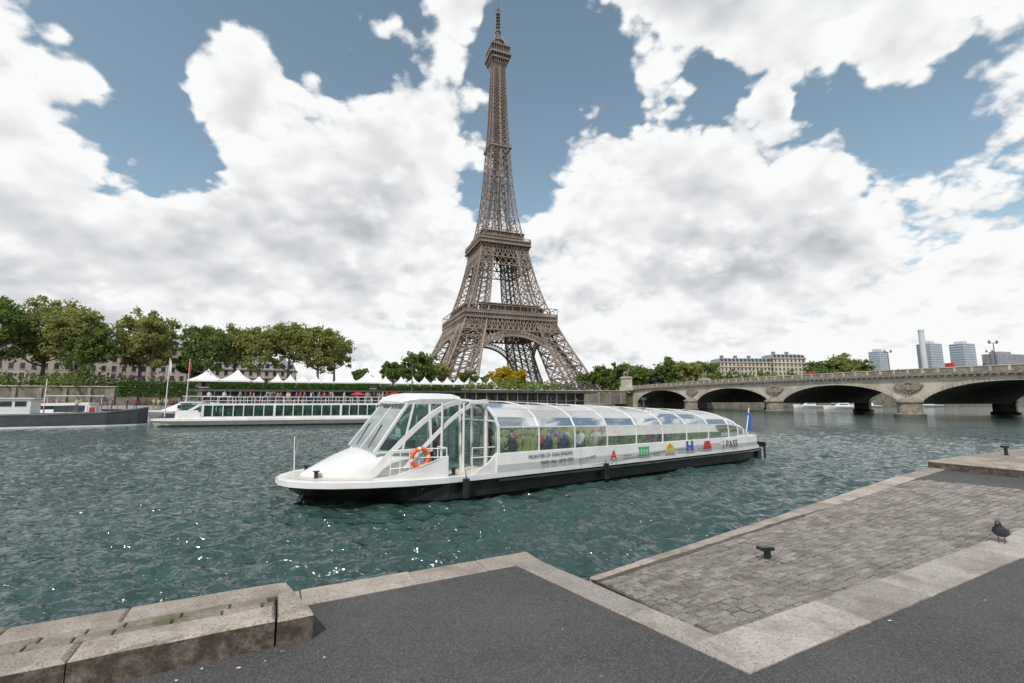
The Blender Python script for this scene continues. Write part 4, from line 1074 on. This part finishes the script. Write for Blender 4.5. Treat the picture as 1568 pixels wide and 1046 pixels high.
# ------------------------------------------------------------------ world
w=bpy.data.worlds.new('sky'); scene.world=w; w.use_nodes=True; t=NT(w.node_tree)
for n in list(t.n): t.n.remove(n)
out=t.new('ShaderNodeOutputWorld'); bg=t.new('ShaderNodeBackground'); bg.inputs[1].default_value=.1
sun_az,sun_el=math.radians(-160),math.radians(50)
sky=t.new('ShaderNodeTexSky',sky_type='NISHITA'); sky.sun_disc=False; sky.sun_elevation=sun_el; sky.sun_rotation=sun_az
sky.air_density=1.0; sky.dust_density=.6; sky.ozone_density=1.2
d=t.new('ShaderNodeTexCoord').outputs['Generated']
sep=t.new('ShaderNodeSeparateXYZ'); t.link(d,sep.inputs[0]); X,Y,Z=sep.outputs
zc=t.math('ADD',t.math('MAXIMUM',Z,0.0),.48)
def proj(dz):
    zz=t.math('ADD',zc,dz); c=t.new('ShaderNodeCombineXYZ'); t.link(t.math('DIVIDE',X,zz),c.inputs[0]); t.link(t.math('DIVIDE',Y,zz),c.inputs[1]); t.link(t.math('MULTIPLY',t.math('ADD',Z,dz),.5),c.inputs[2]); return c.outputs[0]
P0=proj(0)
def fbm(vec,det,lump):
    big=t.noise(vec,2.8,2,.5); fine=t.noise(vec,8.0,det,.58)
    s=t.math('ADD',t.math('MULTIPLY',big,.42),t.math('MULTIPLY',fine,.58))
    if lump:
        l=t.math('ABSOLUTE',t.math('SUBTRACT',t.math('MULTIPLY',t.noise(vec,15.0,2,.5),2.0),1.0))
        s=t.math('ADD',s,t.math('MULTIPLY',t.math('SUBTRACT',l,.15),.22))
    return s
cov=t.mr(Z,.2,.5,.165,-.04)
wn=t.new('ShaderNodeVectorMath',operation='SUBTRACT'); t.link(t.noise(P0,6.5,3,.6,0,1),wn.inputs[0]); wn.inputs[1].default_value=(.5,.5,.5)
ws=t.new('ShaderNodeVectorMath',operation='SCALE'); t.link(wn.outputs[0],ws.inputs[0]); ws.inputs['Scale'].default_value=.2
wa=t.new('ShaderNodeVectorMath',operation='ADD'); t.link(d,wa.inputs[0]); t.link(ws.outputs[0],wa.inputs[1]); dw=wa.outputs[0]
def blob(az,el,r,amp):
    global cov
    az,el=math.radians(az),math.radians(el); c=(math.sin(az)*math.cos(el),math.cos(az)*math.cos(el),math.sin(el))
    n=t.new('ShaderNodeVectorMath',operation='DISTANCE'); t.link(dw,n.inputs[0]); n.inputs[1].default_value=c
    R=math.radians(r); cov=t.math('ADD',cov,t.mr(n.outputs['Value'],R*.35,R*1.45,amp,0))
for a in [(-24.8,25,13,.19),(-44.7,13.5,13,.14),(-50,28,8,.19),(-35.4,32.4,4,.15),(-8.5,43,2.6,.16),(37,39,10,.2),(23,43,8,.16),(50,33,8,.16),(16,26,9.5,.17),(31,21,10,.16),(48,21,5,.1),(30.2,30.7,2.6,.16),(20.2,35,2.6,.16),(-12,31,6.5,.16),(9,39.7,1.6,.15),
          (-41,25,6.5,-.2),(-42.7,33,5.5,-.16),(-22.6,39,8.5,-.17),(4.1,39.5,7,-.2),(24,33,5,-.17),(43,25,6,-.2),(49,18,4.5,-.1),(-36.8,22,3,-.14),(2,31,3,-.08),(13,36,5.5,-.18),(36,29,4,-.14)]: blob(*a)
f1=fbm(P0,7,True); f2=fbm(proj(.045),2,False)
den=t.math('ADD',t.math('SUBTRACT',f1,.5),cov)
alpha=t.mr(den,-.035,.055,0,1)
lit=t.math('MULTIPLY',t.math('SUBTRACT',f1,f2),1.8)
thick=t.mr(den,.1,.36,0,1)
br=t.math('ADD',t.math('SUBTRACT',.99,t.math('MULTIPLY',thick,.28)),lit)
low=t.mr(Z,.02,.3,.08,0); br=t.math('ADD',br,low)
br=t.math('MINIMUM',t.math('MAXIMUM',br,.5),1.0)
ramp=t.mix(t.mr(br,.5,1.0,0,1,'LINEAR'),(5.0,5.2,5.5,1),(9.6,9.65,9.7,1))
hsv=t.new('ShaderNodeHueSaturation'); hsv.inputs['Hue'].default_value=.475; hsv.inputs['Saturation'].default_value=.8; hsv.inputs['Value'].default_value=1.45; t.link(sky.outputs[0],hsv.inputs['Color'])
haze=t.mix(t.mr(Z,.0,.3,.8,0),hsv.outputs[0],(7.8,8.2,8.6,1))
t.link(t.mix(alpha,haze,ramp),bg.inputs[0]); t.link(bg.outputs[0],out.inputs[0])

sd=bpy.data.lights.new('sun','SUN'); sd.energy=3.1; sd.angle=math.radians(.6); sd.color=(1,.95,.88)
so=bpy.data.objects.new('sun',sd); coll.objects.link(so)
sv=Vector((math.sin(sun_az)*math.cos(sun_el),math.cos(sun_az)*math.cos(sun_el),math.sin(sun_el))); so.rotation_euler=sv.to_track_quat('Z','Y').to_euler()

cam=bpy.data.cameras.new('camera'); cam.lens=16.0; cam.sensor_width=36; cam.clip_end=6000; cam.clip_start=.05
co=bpy.data.objects.new('camera',cam); coll.objects.link(co); co.location=(0,0,3.5); co.rotation_euler=(math.radians(97.3),0,0); scene.camera=co
